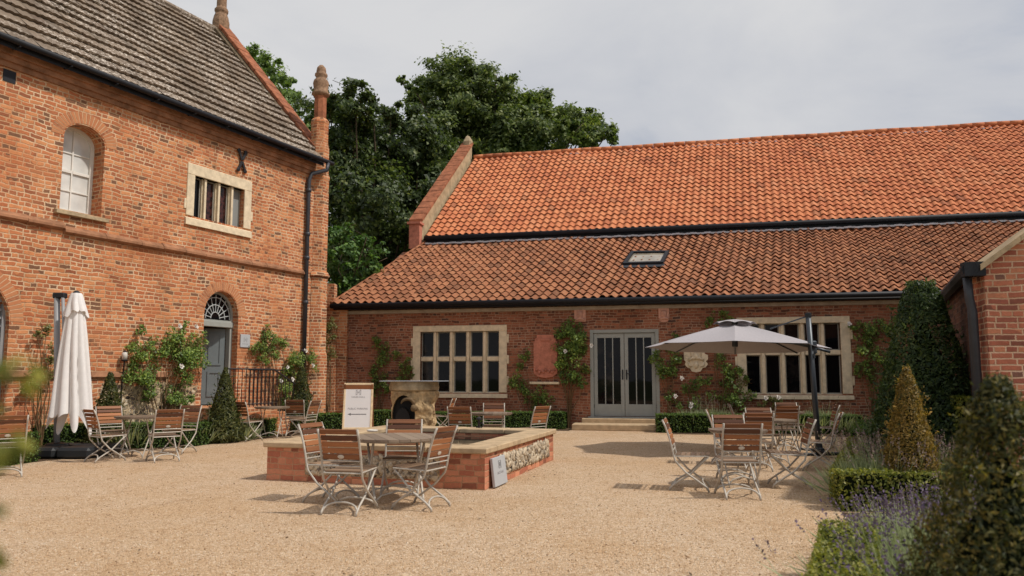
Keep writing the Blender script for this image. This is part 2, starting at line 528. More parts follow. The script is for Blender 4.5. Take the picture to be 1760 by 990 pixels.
class MB:
    def __init__(s):
        s.v, s.f = [], []

    def add(s, vs, fs):
        b = len(s.v)
        s.v += [tuple(x) for x in vs]
        s.f += [tuple(i + b for i in q) for q in fs]
        return s

    def box(s, x0, x1, y0, y1, z0, z1, mtx=None):
        vs = [Vector((x, y, z)) for z in (z0, z1) for y in (y0, y1) for x in (x0, x1)]
        if mtx is not None:
            vs = [mtx @ q for q in vs]
        return s.add(vs, [(0, 2, 3, 1), (4, 5, 7, 6), (0, 1, 5, 4), (2, 6, 7, 3), (0, 4, 6, 2), (1, 3, 7, 5)])

    def bbox(s, x0, x1, y0, y1, z0, z1, b=.006, mtx=None):
        """box with chamfered edges"""
        bm = bmesh.new()
        bmesh.ops.create_cube(bm, size=1)
        for v in bm.verts:
            v.co = Vector((x0 if v.co.x < 0 else x1, y0 if v.co.y < 0 else y1, z0 if v.co.z < 0 else z1))
        bmesh.ops.bevel(bm, geom=bm.edges[:], offset=b, segments=1, affect='EDGES')
        if mtx is not None:
            bm.transform(mtx)
        bm.verts.index_update()
        s.add([v.co for v in bm.verts], [[v.index for v in f.verts] for f in bm.faces])
        bm.free()
        return s

    def prism(s, poly, y0, y1):
        """poly in x,z, counter clockwise seen from -y"""
        n = len(poly)
        vs = [(x, y0, z) for x, z in poly] + [(x, y1, z) for x, z in poly]
        fs = [tuple(range(n)), tuple(range(2 * n - 1, n - 1, -1))]
        fs += [(i, i + n, (i + 1) % n + n, (i + 1) % n) for i in range(n)]
        return s.add(vs, fs)

    def xprism(s, poly, x0, x1):
        """poly in y,z"""
        n = len(poly)
        vs = [(x0, y, z) for y, z in poly] + [(x1, y, z) for y, z in poly]
        fs = [tuple(range(n - 1, -1, -1)), tuple(range(n, 2 * n))]
        fs += [(i, (i + 1) % n, (i + 1) % n + n, i + n) for i in range(n)]
        return s.add(vs, fs)

    def tube(s, pts, r, n=6, cap=True):
        pts = [Vector(p) for p in pts]
        rs = r if isinstance(r, (list, tuple)) else [r] * len(pts)
        rings = []
        up = None
        for i, p in enumerate(pts):
            a = pts[max(0, i - 1)]
            b = pts[min(len(pts) - 1, i + 1)]
            t = (b - a).normalized()
            if up is None:
                up = Vector((0, 0, 1)) if abs(t.z) < .9 else Vector((1, 0, 0))
            sd = t.cross(up).normalized()
            up = sd.cross(t).normalized()
            rings.append([p + (sd * math.cos(2 * math.pi * k / n) + up * math.sin(2 * math.pi * k / n)) * rs[i] for k in range(n)])
        vs = [q for rg in rings for q in rg]
        fs = []
        for i in range(len(pts) - 1):
            for k in range(n):
                fs.append((i * n + k, i * n + (k + 1) % n, (i + 1) * n + (k + 1) % n, (i + 1) * n + k))
        if cap:
            fs.append(tuple(range(n - 1, -1, -1)))
            fs.append(tuple((len(pts) - 1) * n + k for k in range(n)))
        return s.add(vs, fs)

    def lathe(s, prof, n=16, c=(0, 0), rot=0., cap=True):
        vs, fs = [], []
        for r, z in prof:
            for k in range(n):
                a = rot + 2 * math.pi * k / n
                vs.append((c[0] + r * math.cos(a), c[1] + r * math.sin(a), z))
        for i in range(len(prof) - 1):
            for k in range(n):
                fs.append((i * n + k, i * n + (k + 1) % n, (i + 1) * n + (k + 1) % n, (i + 1) * n + k))
        if cap:
            fs.append(tuple(range(n - 1, -1, -1)))
            fs.append(tuple((len(prof) - 1) * n + k for k in range(n)))
        return s.add(vs, fs)

    def build(s, name, mat, parent=None, smooth=False):
        me = bpy.data.meshes.new(name)
        me.from_pydata(s.v, [], s.f)
        me.update()
        box_uv(me)
        if smooth:
            for p in me.polygons:
                p.use_smooth = True
        return link(name, me, mat, parent)


def tag(o, label, cat, group=None):
    o['label'] = label
    o['category'] = cat
    if group:
        o['group'] = group
    return o


def thing(name, label, cat, loc=(0, 0, 0), rz=0., group=None):
    o = bpy.data.objects.new(name, None)
    o.empty_display_size = .2
    COL.objects.link(o)
    o.location = [float(x) for x in loc]
    o.rotation_euler = (0, 0, rz)
    return tag(o, label, cat, group)


def struct(o, kind='structure'):
    o['kind'] = kind
    return o


def cut(o, cm):
    """subtract the shape builder cm from mesh object o"""
    me = bpy.data.meshes.new('cutter')
    me.from_pydata(cm.v, [], cm.f)
    c = bpy.data.objects.new('cutter', me)
    COL.objects.link(c)
    c.matrix_world = o.matrix_world
    c.parent = o.parent
    md = o.modifiers.new('b', 'BOOLEAN')
    md.operation = 'DIFFERENCE'
    md.solver = 'EXACT'
    md.object = c
    bpy.context.view_layer.update()
    dg = bpy.context.evaluated_depsgraph_get()
    new = bpy.data.meshes.new_from_object(o.evaluated_get(dg))
    o.modifiers.clear()
    o.data = new
    bpy.data.objects.remove(c)
    box_uv(new)


def arch(x0, x1, z0, zs, zt, n=14):
    """opening outline: rectangle to the springing zs, segmental/elliptic top to zt"""
    cx, a, h = (x0 + x1) / 2, (x1 - x0) / 2, zt - zs
    return [(x0, z0), (x1, z0)] + [(cx + a * math.cos(math.pi * i / n), zs + h * math.sin(math.pi * i / n)) for i in range(n + 1)]


def unit(v):
    return v / (np.linalg.norm(v, axis=1, keepdims=True) + 1e-9)


def leaf_arrays(c, nrm, size, aspect=.5, fold=.18):
    n = len(c)
    t = unit(np.cross(nrm, RS.normal(size=(n, 3))))
    b = np.cross(nrm, t)
    s = size[:, None] if hasattr(size, '__len__') else size
    v = np.stack([c - t * s, c + b * s * aspect + nrm * s * fold, c + t * s, c - b * s * aspect + nrm * s * fold], 1).reshape(-1, 3)
    return v, np.arange(4 * n).reshape(n, 4)


def leaves(name, c, nrm, size, mat, parent, aspect=.5):
    v, f = leaf_arrays(np.asarray(c), np.asarray(nrm), size, aspect)
    return link(name, arr_mesh(name, v, f), mat, parent)


def ball_pts(n, inner=.35):
    d = unit(RS.normal(size=(n, 3)))
    r = (inner ** 3 + (1 - inner ** 3) * RS.rand(n)) ** (1 / 3)
    return d * r[:, None], d

# ------------------------------------------------------------------ ground
gm = NT('gravel', .95, .1)
p = gm.pos()
v1 = gm.n('ShaderNodeTexVoronoi', {'Vector': p, 'Scale': 75., 'Randomness': 1.})
sx = gm.n('ShaderNodeSeparateXYZ', {0: v1.outputs['Color']})
cc = gm.ramp(sx.outputs[0], [(0, lin(160, 130, 103)), (.14, lin(196, 166, 134)), (.5, lin(208, 179, 147)), (.8, lin(218, 191, 160)), (.95, lin(230, 212, 188))])
n1 = gm.noise(p, .45, 6, .65)
n2 = gm.noise(p, 5., 5, .7)
cc = gm.mix(gm.step(n1, .38, .66), cc, gm.mix(1., cc, (.94, .88, .80, 1), 'MULTIPLY'))
n4 = gm.noise(p, 1.5, 5, .7, .6)
cc = gm.mix(gm.step(n4, .55, .75), cc, gm.mix(1., cc, (.86, .82, .78, 1), 'MULTIPLY'))
cc = gm.mix(gm.step(n2, .5, .75), cc, gm.mix(1., cc, (.80, .74, .66, 1), 'MULTIPLY'))
n3 = gm.noise(p, 22., 3, .7)
cc = gm.mix(gm.step(n3, .62, .76), cc, gm.mix(1., cc, (.72, .66, .6, 1), 'MULTIPLY'))
gm.col(cc)
gm.bump(gm.math('ADD', gm.math('ADD', gm.math('MULTIPLY', v1.outputs['Distance'], -1.2), gm.math('MULTIPLY', n2, .8)), n3), .8, .02)
M['gravel'] = gm.m

gq = 400
struct(link('ground', arr_mesh('ground', [(-gq, -gq, -.02), (gq, -gq, -.02), (gq, gq, -.02), (-gq, gq, -.02)], [(0, 1, 2, 3)]), 'lawn'))


def sheet(name, poly, z, mat):
    me = bpy.data.meshes.new(name)
    me.from_pydata([(x, y, z) for x, y in poly], [], [tuple(range(len(poly)))])
    me.update()
    box_uv(me)
    return struct(link(name, me, mat))


sheet('gravel', [(-16, -4), (14, -4), (14, 24), (-16, 24)], 0, 'gravel')

# loose stones, larger ones that catch the light, over the near half of the yard
N = 26000
yy = 4.2 + 11 * RS.rand(N) ** 1.35
xx = (RS.rand(N) - .5) * 1.75 * yy
sel = xx < .53 * yy - .55
xx, yy = xx[sel], yy[sel]
N = len(xx)
cen = np.stack([xx, yy, np.full(N, .003)], 1)
sz = .0045 + .008 * RS.rand(N) ** 2
o6 = np.array([(1, 0, 0), (0, 1, 0), (-1, 0, 0), (0, -1, 0), (0, 0, .7), (0, 0, -.7)])
a = RS.rand(N) * 6.28
rot = np.stack([np.stack([np.cos(a), -np.sin(a), 0 * a], 1), np.stack([np.sin(a), np.cos(a), 0 * a], 1), np.stack([0 * a, 0 * a, 1 + 0 * a], 1)], 1)
vv = np.einsum('nij,kj->nki', rot, o6 * (1, .7, 1)) * sz[:, None, None] * (1 + .5 * (RS.rand(N, 6, 1) - .5)) + cen[:, None, :]
ff = np.array([(0, 1, 4), (1, 2, 4), (2, 3, 4), (3, 0, 4), (1, 0, 5), (2, 1, 5), (3, 2, 5), (0, 3, 5)])
fa = (ff[None] + 6 * np.arange(N)[:, None, None]).reshape(-1, 3)
pm = NT('loose stones', .9, .15)
pm.col(pm.ramp(pm.n('ShaderNodeNewGeometry').outputs['Random Per Island'], [(0, lin(132, 104, 78)), (.2, lin(190, 157, 120)), (.7, lin(210, 180, 145)), (1, lin(228, 212, 188))]))
M['pebble'] = pm.m
o = link('gravel_stones', arr_mesh('gravel_stones', vv.reshape(-1, 3), fa), 'pebble')
o['kind'] = 'stuff'


# ------------------------------------------------------------------ roofs of tiles
def tiles(name, x0, x1, y0, z0, y1, z1, nrow, colw, amp, mat, parent, lift=.035, waves=1, K=6, xmin=None, holes=(), sag=.0, jit=.006, thk=.05, skew=0.):
    L = math.hypot(y1 - y0, z1 - z0)
    ey, ez = (y1 - y0) / L, (z1 - z0) / L
    ny, nz = -ez, ey
    if nz < 0:
        ny, nz = -ny, -nz
    gauge = L / nrow
    ncol = int(round((x1 - x0) / colw))
    jj, ii = np.meshgrid(np.arange(ncol), np.arange(nrow))
    jj, ii = jj.ravel(), ii.ravel()
    xc = x0 + (jj + .5) * colw
    sc = (ii + .5) * gauge
    keep = np.ones(len(jj), bool)
    if xmin is not None:
        keep &= xc > xmin(sc / L)
    for a, b, c, d in holes:
        keep &= ~((xc > a) & (xc < b) & (sc > c) & (sc < d))
    jj, ii = jj[keep], ii[keep]
    n = len(jj)
    t = np.linspace(0, 1, K * waves + 1)
    prof = amp * (np.abs(np.cos(math.pi * t * waves)) ** 1.3 - .35) if waves > 1 else amp * np.cos(2 * math.pi * (t - .12 * np.sin(2 * math.pi * t) * 0 - .28))
    k = len(t)
    px = x0 + (jj[:, None] + t[None]) * colw + (RS.rand(n)[:, None] - .5) * jit * .8
    dl = (RS.rand(n)[:, None] - .5) * jit * 2
    ds = (RS.rand(n)[:, None] - .5) * jit * 3
    tw = (RS.rand(n)[:, None] - .5) * jit * 1.5 * (t[None] - .5)
    s_lo = ii[:, None] * gauge + ds + 0 * t[None]
    s_hi = (ii[:, None] + 1.1) * gauge + 0 * t[None]
    rows = []
    for s_, h in ((s_lo + .012, prof[None] + lift - thk + dl + tw), (s_lo - .004, prof[None] + lift + dl + tw), (s_lo - .004, prof[None] + lift + dl + tw), (s_hi, prof[None] * 1. + .0 * px)):
        sg = sag * np.sin(px * .9 + s_ * .5) + sag * .6 * np.sin(px * 2.3 + 1.)
        h = h + sg
        rows.append(np.stack([px + skew * s_ / L, y0 + ey * s_ + ny * h, z0 + ez * s_ + nz * h], 2))
    v = np.stack(rows, 1).reshape(-1, 3)
    q = []
    for r in (0, 2):
        for c in range(k - 1):
            q.append((r * k + c, r * k + c + 1, (r + 1) * k + c + 1, (r + 1) * k + c))
    f = (np.array(q)[None] + (4 * k) * np.arange(n)[:, None, None]).reshape(-1, 4)
    uvx = jj[:, None] + .02 + .96 * t[None]
    uv = np.stack([np.stack([uvx, ii[:, None] + c + 0 * t[None]], 2) for c in (.02, .05, .05, .97)], 1).reshape(-1, 2)
    me = arr_mesh(name, v, f, uv, True)
    # underlay so that no light leaks between tiles
    o = link(name, me, mat, parent)
    return o


vm = NT('voussoir bricks', .9, .2)
vi = vm.n('ShaderNodeNewGeometry').outputs['Random Per Island']
vm.col(vm.mix(vm.step(vm.noise(vm.obj(), 14., 4), .3, .7), vm.ramp(vi, [(i / 8, PAL_A[i + 1]) for i in range(8)], True), lin(184, 126, 90)))
M['vous'] = vm.m
M['mortar'] = simple('lime mortar', lin(206, 174, 140), .95, .1, nscale=9, namt=.25)


def ring(cx, zc, a, h, wid, y, n, a0=0., a1=math.pi):
    """voussoirs round an elliptic arch"""
    mb = MB()
    n = int(n * 1.6)
    for i in range(n):
        t0 = a0 + (a1 - a0) * (i + .11) / n
        t1 = a0 + (a1 - a0) * (i + .89) / n
        pts = []
        for t, e in ((t0, 0), (t1, 0), (t1, wid), (t0, wid)):
            pts.append((cx + (a + e) * math.cos(t), zc + (h + e) * math.sin(t)))
        mb.prism([pts[0], pts[3], pts[2], pts[1]], y, y + .1)
    return mb


# ------------------------------------------------------------------ the tall brick house on the left
def bed(cx, zc, a, h, wid, n=24):
    mb = MB()
    for i in range(n):
        t0, t1 = math.pi * i / n, math.pi * (i + 1) / n
        mb.add([(cx + (a + e) * math.cos(t), -.003, zc + (h + e) * math.sin(t)) for t, e in ((t0, .004), (t0, wid), (t1, wid), (t1, .004))], [(0, 1, 2, 3)])
    return mb


hA = thing('brick_house', 'tall orange brick house with grey tiled roof, arched doorway and corner turret', 'house', A.o, A.ang)
wall = MB().box(-14, .1, 0, .5, -.05, 7.9).build('wall', 'brickAf', hA)
cut(wall, MB().prism(arch(-7.72, -6.83, 4.88, 6.42, 6.77), -.2, .45)
    .box(-4.5, -2.94, -.2, .4, 5.36, 6.38)
    .prism(arch(-4.05, -2.98, .73, 3.02, 3.62), -.2, .7)
    .prism(arch(-10.4, -8.53, .85, 2.5, 3.42), -.2, .4))
# gable end, back and far end
MB().xprism([(.5, -.05), (8.9, -.05), (8.9, 8.2), (4.5, 13.0), (.2, 8.1), (.5, 7.9)], -.3, .1).build('gable_wall', 'brickA', hA)
MB().box(-14, -.3, 8.4, 8.9, -.05, 7.9).build('back_wall', 'brickA', hA)
tiles('roof', -14.2, -.28, -.34, 7.86, 4.5, 12.95, 17, .3, .016, 'tileA', hA, lift=.075, waves=2, K=4, sag=.012, jit=.01, thk=.07)
MB().xprism([(-.3, 7.8), (4.5, 12.83), (9.3, 7.8), (9.3, 7.7), (4.5, 12.7), (-.3, 7.7)], -14.2, -.25).build('roof_boarding', 'tar', hA)
MB().tube([(-14.2, 4.5, 12.98), (-.3, 4.5, 12.98)], .13, 8).build('ridge', 'tileA', hA)
# corbelled eaves and string course
MB().box(-14, -.42, -.05, -.001, 7.42, 7.53).box(-14, -.42, -.10, -.001, 7.53, 7.64).box(-14, -.42, -.15, -.001, 7.64, 7.78).build('eaves_course', 'grimy', hA)
sm = MB()
x = -14.
while x < -.72:
    x2 = min(-.7, x + random.uniform(.5, .9))
    dz = (.06 if x < -7.9 else 0) + random.uniform(-.012, .012)
    sm.xprism([(.02, 4.38 + dz), (.02, 4.56 + dz), (-.03, 4.55 + dz), (-.105, 4.47 + dz), (-.105, 4.42 + dz), (-.04, 4.38 + dz)], x + .004, x2 - .004)
    x = x2
sm.build('string_course', 'grimy', hA)
sm = MB()
x = -14.
while x < -5.6:
    x2 = x + random.uniform(.45, .8)
    sm.xprism([(.02, 1.42), (.02, 1.56), (-.02, 1.56), (-.07, 1.45), (-.03, 1.40)], x + .003, x2 - .003)
    x = x2
sm.build('plinth_course', 'grimy', hA)
# gutter and downpipe
gt = MB().tube([(-14.2, -.39, 7.84), (.05, -.39, 7.84)], .066, 8)
for i in range(14):
    gt.box(-13.9 + i, -13.88 + i, -.42, -.02, 7.74, 7.765)
gt.build('gutter', 'tar', hA, True)
dp = MB().tube([(-.18, -.40, 7.8), (-.22, -.40, 7.58), (-.55, -.12, 7.42), (-.63, -.09, 7.2), (-.63, -.09, 1.2)], .062, 10)
for z in (6.9, 5.6, 4.9, 3.6, 2.2):
    dp.lathe([(.068, z - .05), (.085, z - .04), (.085, z + .04), (.068, z + .05)], 10, (-.63, -.09))
dp.build('downpipe', 'pipe', hA, True)
# brick arches over the openings
ring(-7.275, 6.42, .47, .37, .24, -.008, 15).build('brick_arch', 'vous', hA)
ring(-3.515, 3.02, .55, .62, .22, -.008, 21).build('brick_arch', 'vous', hA)
ring(-9.465, 2.5, .95, .93, .24, -.008, 25).build('brick_arch', 'vous', hA)
bed(-7.275, 6.42, .47, .37, .24).build('arch_mortar', 'mortar', hA)
bed(-3.515, 3.02, .55, .62, .22).build('arch_mortar', 'mortar', hA)
bed(-9.465, 2.5, .95, .93, .24).build('arch_mortar', 'mortar', hA)
# sash window
wf = MB()
ax0, ax1 = -7.72, -6.83
ins = lambda e, z0, zs, zt: arch(ax0 + e, ax1 - e, z0 + e, zs, zt - e)
outer, inner = ins(.0, 4.9, 6.42, 6.77), ins(.075, 4.9, 6.42, 6.77)
n = len(outer)
for y in (.36,):
    vs = [(x, y, z) for x, z in outer] + [(x, y, z) for x, z in inner] + [(x, y + .08, z) for x, z in inner]
    wf.add(vs, [(i, (i + 1) % n, (i + 1) % n + n, i + n) for i in range(n)] + [(i + n, (i + 1) % n + n, (i + 1) % n + 2 * n, i + 2 * n) for i in range(n)])
wf.box(-7.29, -7.26, .385, .42, 4.97, 6.7)
for z in (5.38, 6.2):
    wf.box(-7.65, -7.29, .387, .42, z - .012, z + .012).box(-7.26, -6.9, .387, .42, z - .012, z + .012)
wf.box(-7.65, -7.29, .375, .42, 5.77, 5.83).box(-7.26, -6.9, .375, .42, 5.77, 5.83)
w1 = wf.build('window', 'whitep', hA)
MB().prism(inner, .41, .43).build('pane', 'blind', w1)
MB().xprism([(.36, 4.79), (.36, 4.89), (-.02, 4.86), (-.10, 4.84), (-.10, 4.77), (0, 4.77)], -7.83, -6.70).build('sill', 'stoneW', w1)


def mullioned(house, x0, x1, z0, z1, ox0, ox1, oz0, oz1, nl, trans, mw, open_light=None, quoins=True, rec=.05):
    """stone window: outline x0..z1, lights inside ox0..oz1"""
    mb = MB()
    yb, yf = .26, -.03
    mb.bbox(x0, x1, yf, yb, oz1, z1, .012)
    mb.xprism([(yb, z0), (yb, oz0), (rec + .02, oz0), (yf - .02, oz0 - .07), (yf - .03, z0)], x0 - .02, x1 + .02)
    for a, b in ((x0, ox0), (ox1, x1)):
        mb.bbox(a, b, yf, yb, oz0, oz1, .01)
    if quoins:
        k = 0
        z = oz0 + .15
        while z < oz1 - .25:
            mb.bbox(x0 - .06, x0 - .001, yf + .004, .05, z, z + .25, .008)
            mb.bbox(x1 + .001, x1 + .06, yf + .004, .05, z + .08, z + .33, .008)
            z += .62
    lw = (ox1 - ox0 - (nl - 1) * mw) / nl
    lights = []
    for i in range(nl):
        a = ox0 + i * (lw + mw)
        if i:
            mb.prism([(a - mw, oz0), (a, oz0), (a, oz1), (a - mw, oz1)], rec + .05, .24)
            mb.prism([(a - mw + .03, oz0 + .002), (a - .03, oz0 + .002), (a - .03, oz1 - .002), (a - mw + .03, oz1 - .002)], rec - .02, rec + .05)
        zs = [oz0] + ([trans - .06, trans + .06] if trans else []) + [oz1]
        if trans:
            mb.box(a, a + lw, rec, .24, trans - .06, trans + .06)
        for q in range(0, len(zs), 2):
            lights.append((a, a + lw, zs[q], zs[q + 1]))
    w = mb.build('window', 'stone', house)
    cf = MB()
    for k, (a, b, c, d) in enumerate(lights):
        e = .028
        for (p, q, r, t) in ((a, a + e, c, d), (b - e, b, c, d), (a + e, b - e, c, c + e), (a + e, b - e, d - e, d)):
            cf.box(p, q, .15, .2, r, t)
        MB().box(a + e, b - e, .17, .18, c + e, d - e).build('pane', 'glass', w)
    cf.build('casement', 'casem', w)
    return w


mw_ = mullioned(hA, -4.72, -2.70, 5.13, 6.66, -4.5, -2.94, 5.36, 6.38, 4, None, .12)
gg = NT('pane with painted reflection', .06, .4)  # grey reflection in the end light, painted as base colour
gg.col(gg.ramp(gg.n('ShaderNodeSeparateXYZ', {0: gg.obj()}).outputs[2], [(0, lin(96, 98, 96)), (1, lin(138, 140, 138))]))
M['greyglass'] = gg.m
gr_ = NT('pane with dark red curtain', .06, .3)
gr_.col(gr_.ramp(gr_.noise(gr_.obj(), 14., 2), [(.4, lin(30, 18, 18)), (.6, lin(74, 40, 36))]))
M['redglass'] = gr_.m
bpy.context.view_layer.update()
for k_, pn_ in enumerate([q for q in bpy.data.objects if q.parent == mw_ and q.name.startswith('pane')]):
    if k_ in (1, 2, 3):
        pn_.data.materials.clear()
        pn_.data.materials.append(M['greyglass' if k_ == 3 else 'redglass'])
# doorway with fanlight
fr = MB()
fr.box(-4.05, -3.98, .2, .34, .73, 2.72).box(-3.06, -2.98, .2, .34, .73, 2.72).bbox(-4.06, -2.97, .17, .34, 2.72, 2.86, .01)
cx, zc = -3.515, 2.86
o1, i1 = arch(-4.05, -2.98, 2.86, 3.02, 3.62), arch(-3.99, -3.04, 2.90, 3.02, 3.56)
n = len(o1)
vs = [(x, .2, z) for x, z in o1] + [(x, .2, z) for x, z in i1] + [(x, .3, z) for x, z in i1]
fr.add(vs, [(i, (i + 1) % n, (i + 1) % n + n, i + n) for i in range(n)] + [(i + n, (i + 1) % n + n, (i + 1) % n + 2 * n, i + 2 * n) for i in range(n)])
dr = fr.build('door_frame', 'dgreyp', hA)
fb = MB()
zc = 2.93
for rr_ in (.14, .3, .46):
    pts = [(cx + rr_ * math.cos(math.pi * i / 14), .235, zc + rr_ * 1.18 * math.sin(math.pi * i / 14)) for i in range(15)]
    fb.tube(pts, .013, 5)
for k in range(9):
    t = math.pi * (k + .5) / 9
    fb.tube([(cx + .14 * math.cos(t), .235, zc + .165 * math.sin(t)), (cx + .5 * math.cos(t), .235, zc + .62 * math.sin(t))], .011, 5)
M['fanb'] = simple('pale grey bar paint', lin(178, 182, 182), .55, .3, nscale=5, namt=.08)
fb.build('fanlight_bars', 'fanb', dr)
MB().prism(i1, .25, .262).build('fanlight_pane', 'glass', dr)
# the open door leaf, swung inwards, seen edge on with its panels
dl = thing('tmp', 'x', 'x')
bpy.data.objects.remove(dl)
mt = Matrix.Translation((-3.075, .34, 0)) @ Matrix.Rotation(R(-38), 4, 'Z')
lf = MB()
lf.bbox(-.9, 0, 0, .045, .75, 2.70, .004, mt)
for (a, b, c, d) in ((-.82, -.5, 1.75, 2.58), (-.4, -.08, 1.75, 2.58), (-.82, -.5, .95, 1.6), (-.4, -.08, .95, 1.6)):
    for (p, q, r, s_) in ((a, b, c, c + .05), (a, b, d - .05, d), (a, a + .05, c + .05, d - .05), (b - .05, b, c + .05, d - .05)):
        lf.box(p, q, -.018, -.001, r, s_, mt)
dlo = lf.build('door', 'greyp', hA)
MB().tube([mt @ Vector((-.83, -.0, 1.68)), mt @ Vector((-.83, -.05, 1.68))], .025, 8).build('handle', 'iron', dlo)
# a dark hall behind it
MB().box(-4.6, -1.4, 2.6, 2.65, .6, 4.0).box(-1.45, -1.4, .5, 2.6, .6, 4.0).box(-4.6, -4.55, .5, 2.6, .6, 4.0).box(-4.6, -1.4, .5, 2.6, 3.95, 4.0).box(-4.6, -1.4, .5, 2.6, .6, .71).build('hall', 'fascia', hA)
# far-left arched opening with louvred shutter
sh = MB().box(-8.60, -8.53, .12, .2, .87, 2.95).box(-10.4, -8.60, .12, .2, 2.88, 2.95)
lv = MB()
for i in range(12):
    lv.box(-10.3, -8.61, .13, .17, 1.0 + i * .155, 1.04 + i * .155)
so = sh.build('shutter', 'alu', hA)
lv.build('slats', 'alu', so)
MB().box(-10.38, -8.56, .3, .31, .87, 3.2).build('pane', 'glass', so)
# iron tie, vent brick
x, z = A.hit(414, 277)
tx = MB()
for s_ in (-1, 1):
    for k in (-1, 1):
        mt = Matrix.Translation((x, -.05, z)) @ Matrix.Rotation(s_ * R(24), 4, 'Y')
        tx.bbox(-.035, .035, -.02, .02, .02 if k > 0 else -.30, .30 if k > 0 else -.02, .01, mt)
        tx.lathe([(.02, -.02), (.055, -.01), (.055, .01), (.02, .02)], 8, (0, 0))
        tx.v[-32:] = [tuple(Matrix.Translation((x, -.05, z)) @ Matrix.Rotation(s_ * R(24), 4, 'Y') @ Vector((q[0], q[2], q[1] + k * .28))) for q in tx.v[-32:]]
tx.build('wall_tie', 'iron', hA)
MB().box(-8.95, -8.72, -.012, .05, 7.14, 7.38).build('vent', 'tar', hA)
# turret at the corner
tc_ = (.0, .12)
oct_ = R(22.5)
t1 = MB()
t1.lathe([(.40, -.05), (.40, 2.1), (.36, 2.2), (.36, 4.38)], 8, tc_, oct_)
t1.lathe([(.40, 4.40), (.43, 4.44), (.36, 4.56)], 8, tc_, oct_)
t1.lathe([(.33, 4.56), (.33, 7.35)], 8, tc_, oct_)
t1.lathe([(.33, 7.35), (.35, 7.40), (.35, 7.46), (.31, 7.56), (.31, 8.35), (.27, 8.5), (.27, 9.1), (.29, 9.15), (.27, 9.22), (.2, 9.3)], 8, tc_, oct_)
tu = t1.build('turret', 'brickA', hA)
for p_ in tu.data.polygons:
    pass
# wrap the brick round the octagon
uvl = tu.data.uv_layers['UVMap']
for p_ in tu.data.polygons:
    for li in p_.loop_indices:
        co = tu.data.vertices[tu.data.loops[li].vertex_index].co
        ang = math.atan2(p_.center.y - tc_[1], p_.center.x - tc_[0])
        tng = Vector((-math.sin(ang), math.cos(ang)))
        uvl.data[li].uv = (ang * .35 + (co.x - tc_[0]) * tng.x + (co.y - tc_[1]) * tng.y, co.z)
MB().lathe([(.19, 9.25), (.19, 10.02)], 8, tc_, oct_).build('turret_shaft', 'tercop', tu)
cp = MB().lathe([(.20, 10.0), (.27, 10.06), (.27, 10.11), (.21, 10.16), (.22, 10.3), (.24, 10.42), (.22, 10.5), (.17, 10.56), (.15, 10.6), (.19, 10.66), (.19, 10.72), (.14, 10.76), (.15, 10.80), (.13, 10.92), (.06, 11.0), (0.01, 11.02)], 14, tc_)
cp.build('turret_cap', 'tiered', tu, True)
# raking parapet with tile coping and stone finial
pp = MB()
sy, sz_ = (.15, 8.15), (4.55, 13.05)
pp.xprism([(.15, 7.95), (.15, 8.32), (4.5, 13.2), (4.62, 13.05), (.3, 7.9)], -.26, .12)
po = pp.build('parapet', 'stoneW', hA)
cps = MB()
d = Vector((0, 4.5 - .15, 13.2 - 8.32))
Ls = d.length
d.normalize()
nr = Vector((0, -d.z, d.y))
k = 17
for i in range(k):
    mt = Matrix(((1, 0, 0, 0), (0, d.y, nr.y, .15 + d.y * i * Ls / k), (0, d.z, nr.z, 8.33 + d.z * i * Ls / k), (0, 0, 0, 1)))
    cps.bbox(-.30 + random.uniform(-.01, .01), .18, .006, Ls / k - .006, 0, .10 + random.uniform(0, .02), .015, mt)
cps.build('coping', 'tercop', po)
MB().xprism([(.2, 8.28), (.2, 8.42), (4.5, 13.14), (4.5, 12.9)], -.46, -.262).build('mossy_fillet', 'mossf', hA)
MB().lathe([(.24, 12.75), (.27, 13.1), (.27, 13.35), (.23, 13.55), (.19, 13.65), (.22, 13.72), (.22, 13.8), (.16, 13.88), (.15, 14.9), (.2, 15.0), (.1, 15.4)], 10, (-.1, 4.5)).build('finial', 'tiered', hA)
# landing and stairs
st = MB().bbox(-4.35, -2.75, -1.25, -.002, 0, .72, .015)
for i in range(4):
    st.bbox(-2.749 + i * .3, -2.451 + i * .3, -1.25, -.002, 0, .72 - (i + 1) * .144, .012)
st.build('stairs', 'brickA', hA)

# ------------------------------------------------------------------ the barn
hB = thing('barn', 'long brick barn with two orange pantile roofs, stone windows and double glass doors', 'barn', B.o, B.ang)
DL, ZL0, ZL1 = 5.5, 3.66, 6.62      # lean-to depth, eaves and head
wall = MB().box(0, 24, 0, .45, -.05, 3.62).build('wall', 'brickB', hB)
cut(wall, MB().box(2.62, 5.07, -.2, .35, .98, 2.82).box(12.1, 14.56, -.2, .35, .98, 2.92).box(7.77, 9.73, -.2, .40, .33, 2.82))
MB().xprism([(.45, -.05), (10.5, -.05), (10.5, 3.6), (5.4, 6.3), (.45, 3.7)], .0, .4).build('end_wall', 'brickB', hB)
MB().box(.9, 24, DL - .05, DL + .3, 3.5, 6.86).build('clerestory_wall', 'tar', hB)
xm = lambda s: -.12 + 1.05 * s
tiles('aisle_roof', -.12, 24.4, -.38, ZL0 + .02, DL, ZL1, 18, .257, .044, 'tileL', hB, sag=.02, lift=.05, thk=.028, jit=.011, skew=1.05)
MB().add([(-.1, -.3, ZL0 - .05), (24.3, -.3, ZL0 - .05), (24.3, DL, ZL1 - .09), (.95, DL, ZL1 - .09)], [(0, 1, 2, 3)]).build('roof_boarding', 'tar', hB)
vg = MB()
for i in range(14):
    a, b = i / 14, (i + .96) / 14
    pts = [(xm(t) - .03, -.38 + (DL + .38) * t, ZL0 + (ZL1 - ZL0) * t + .07) for t in (a, b)]
    vg.tube(pts, .055, 7)
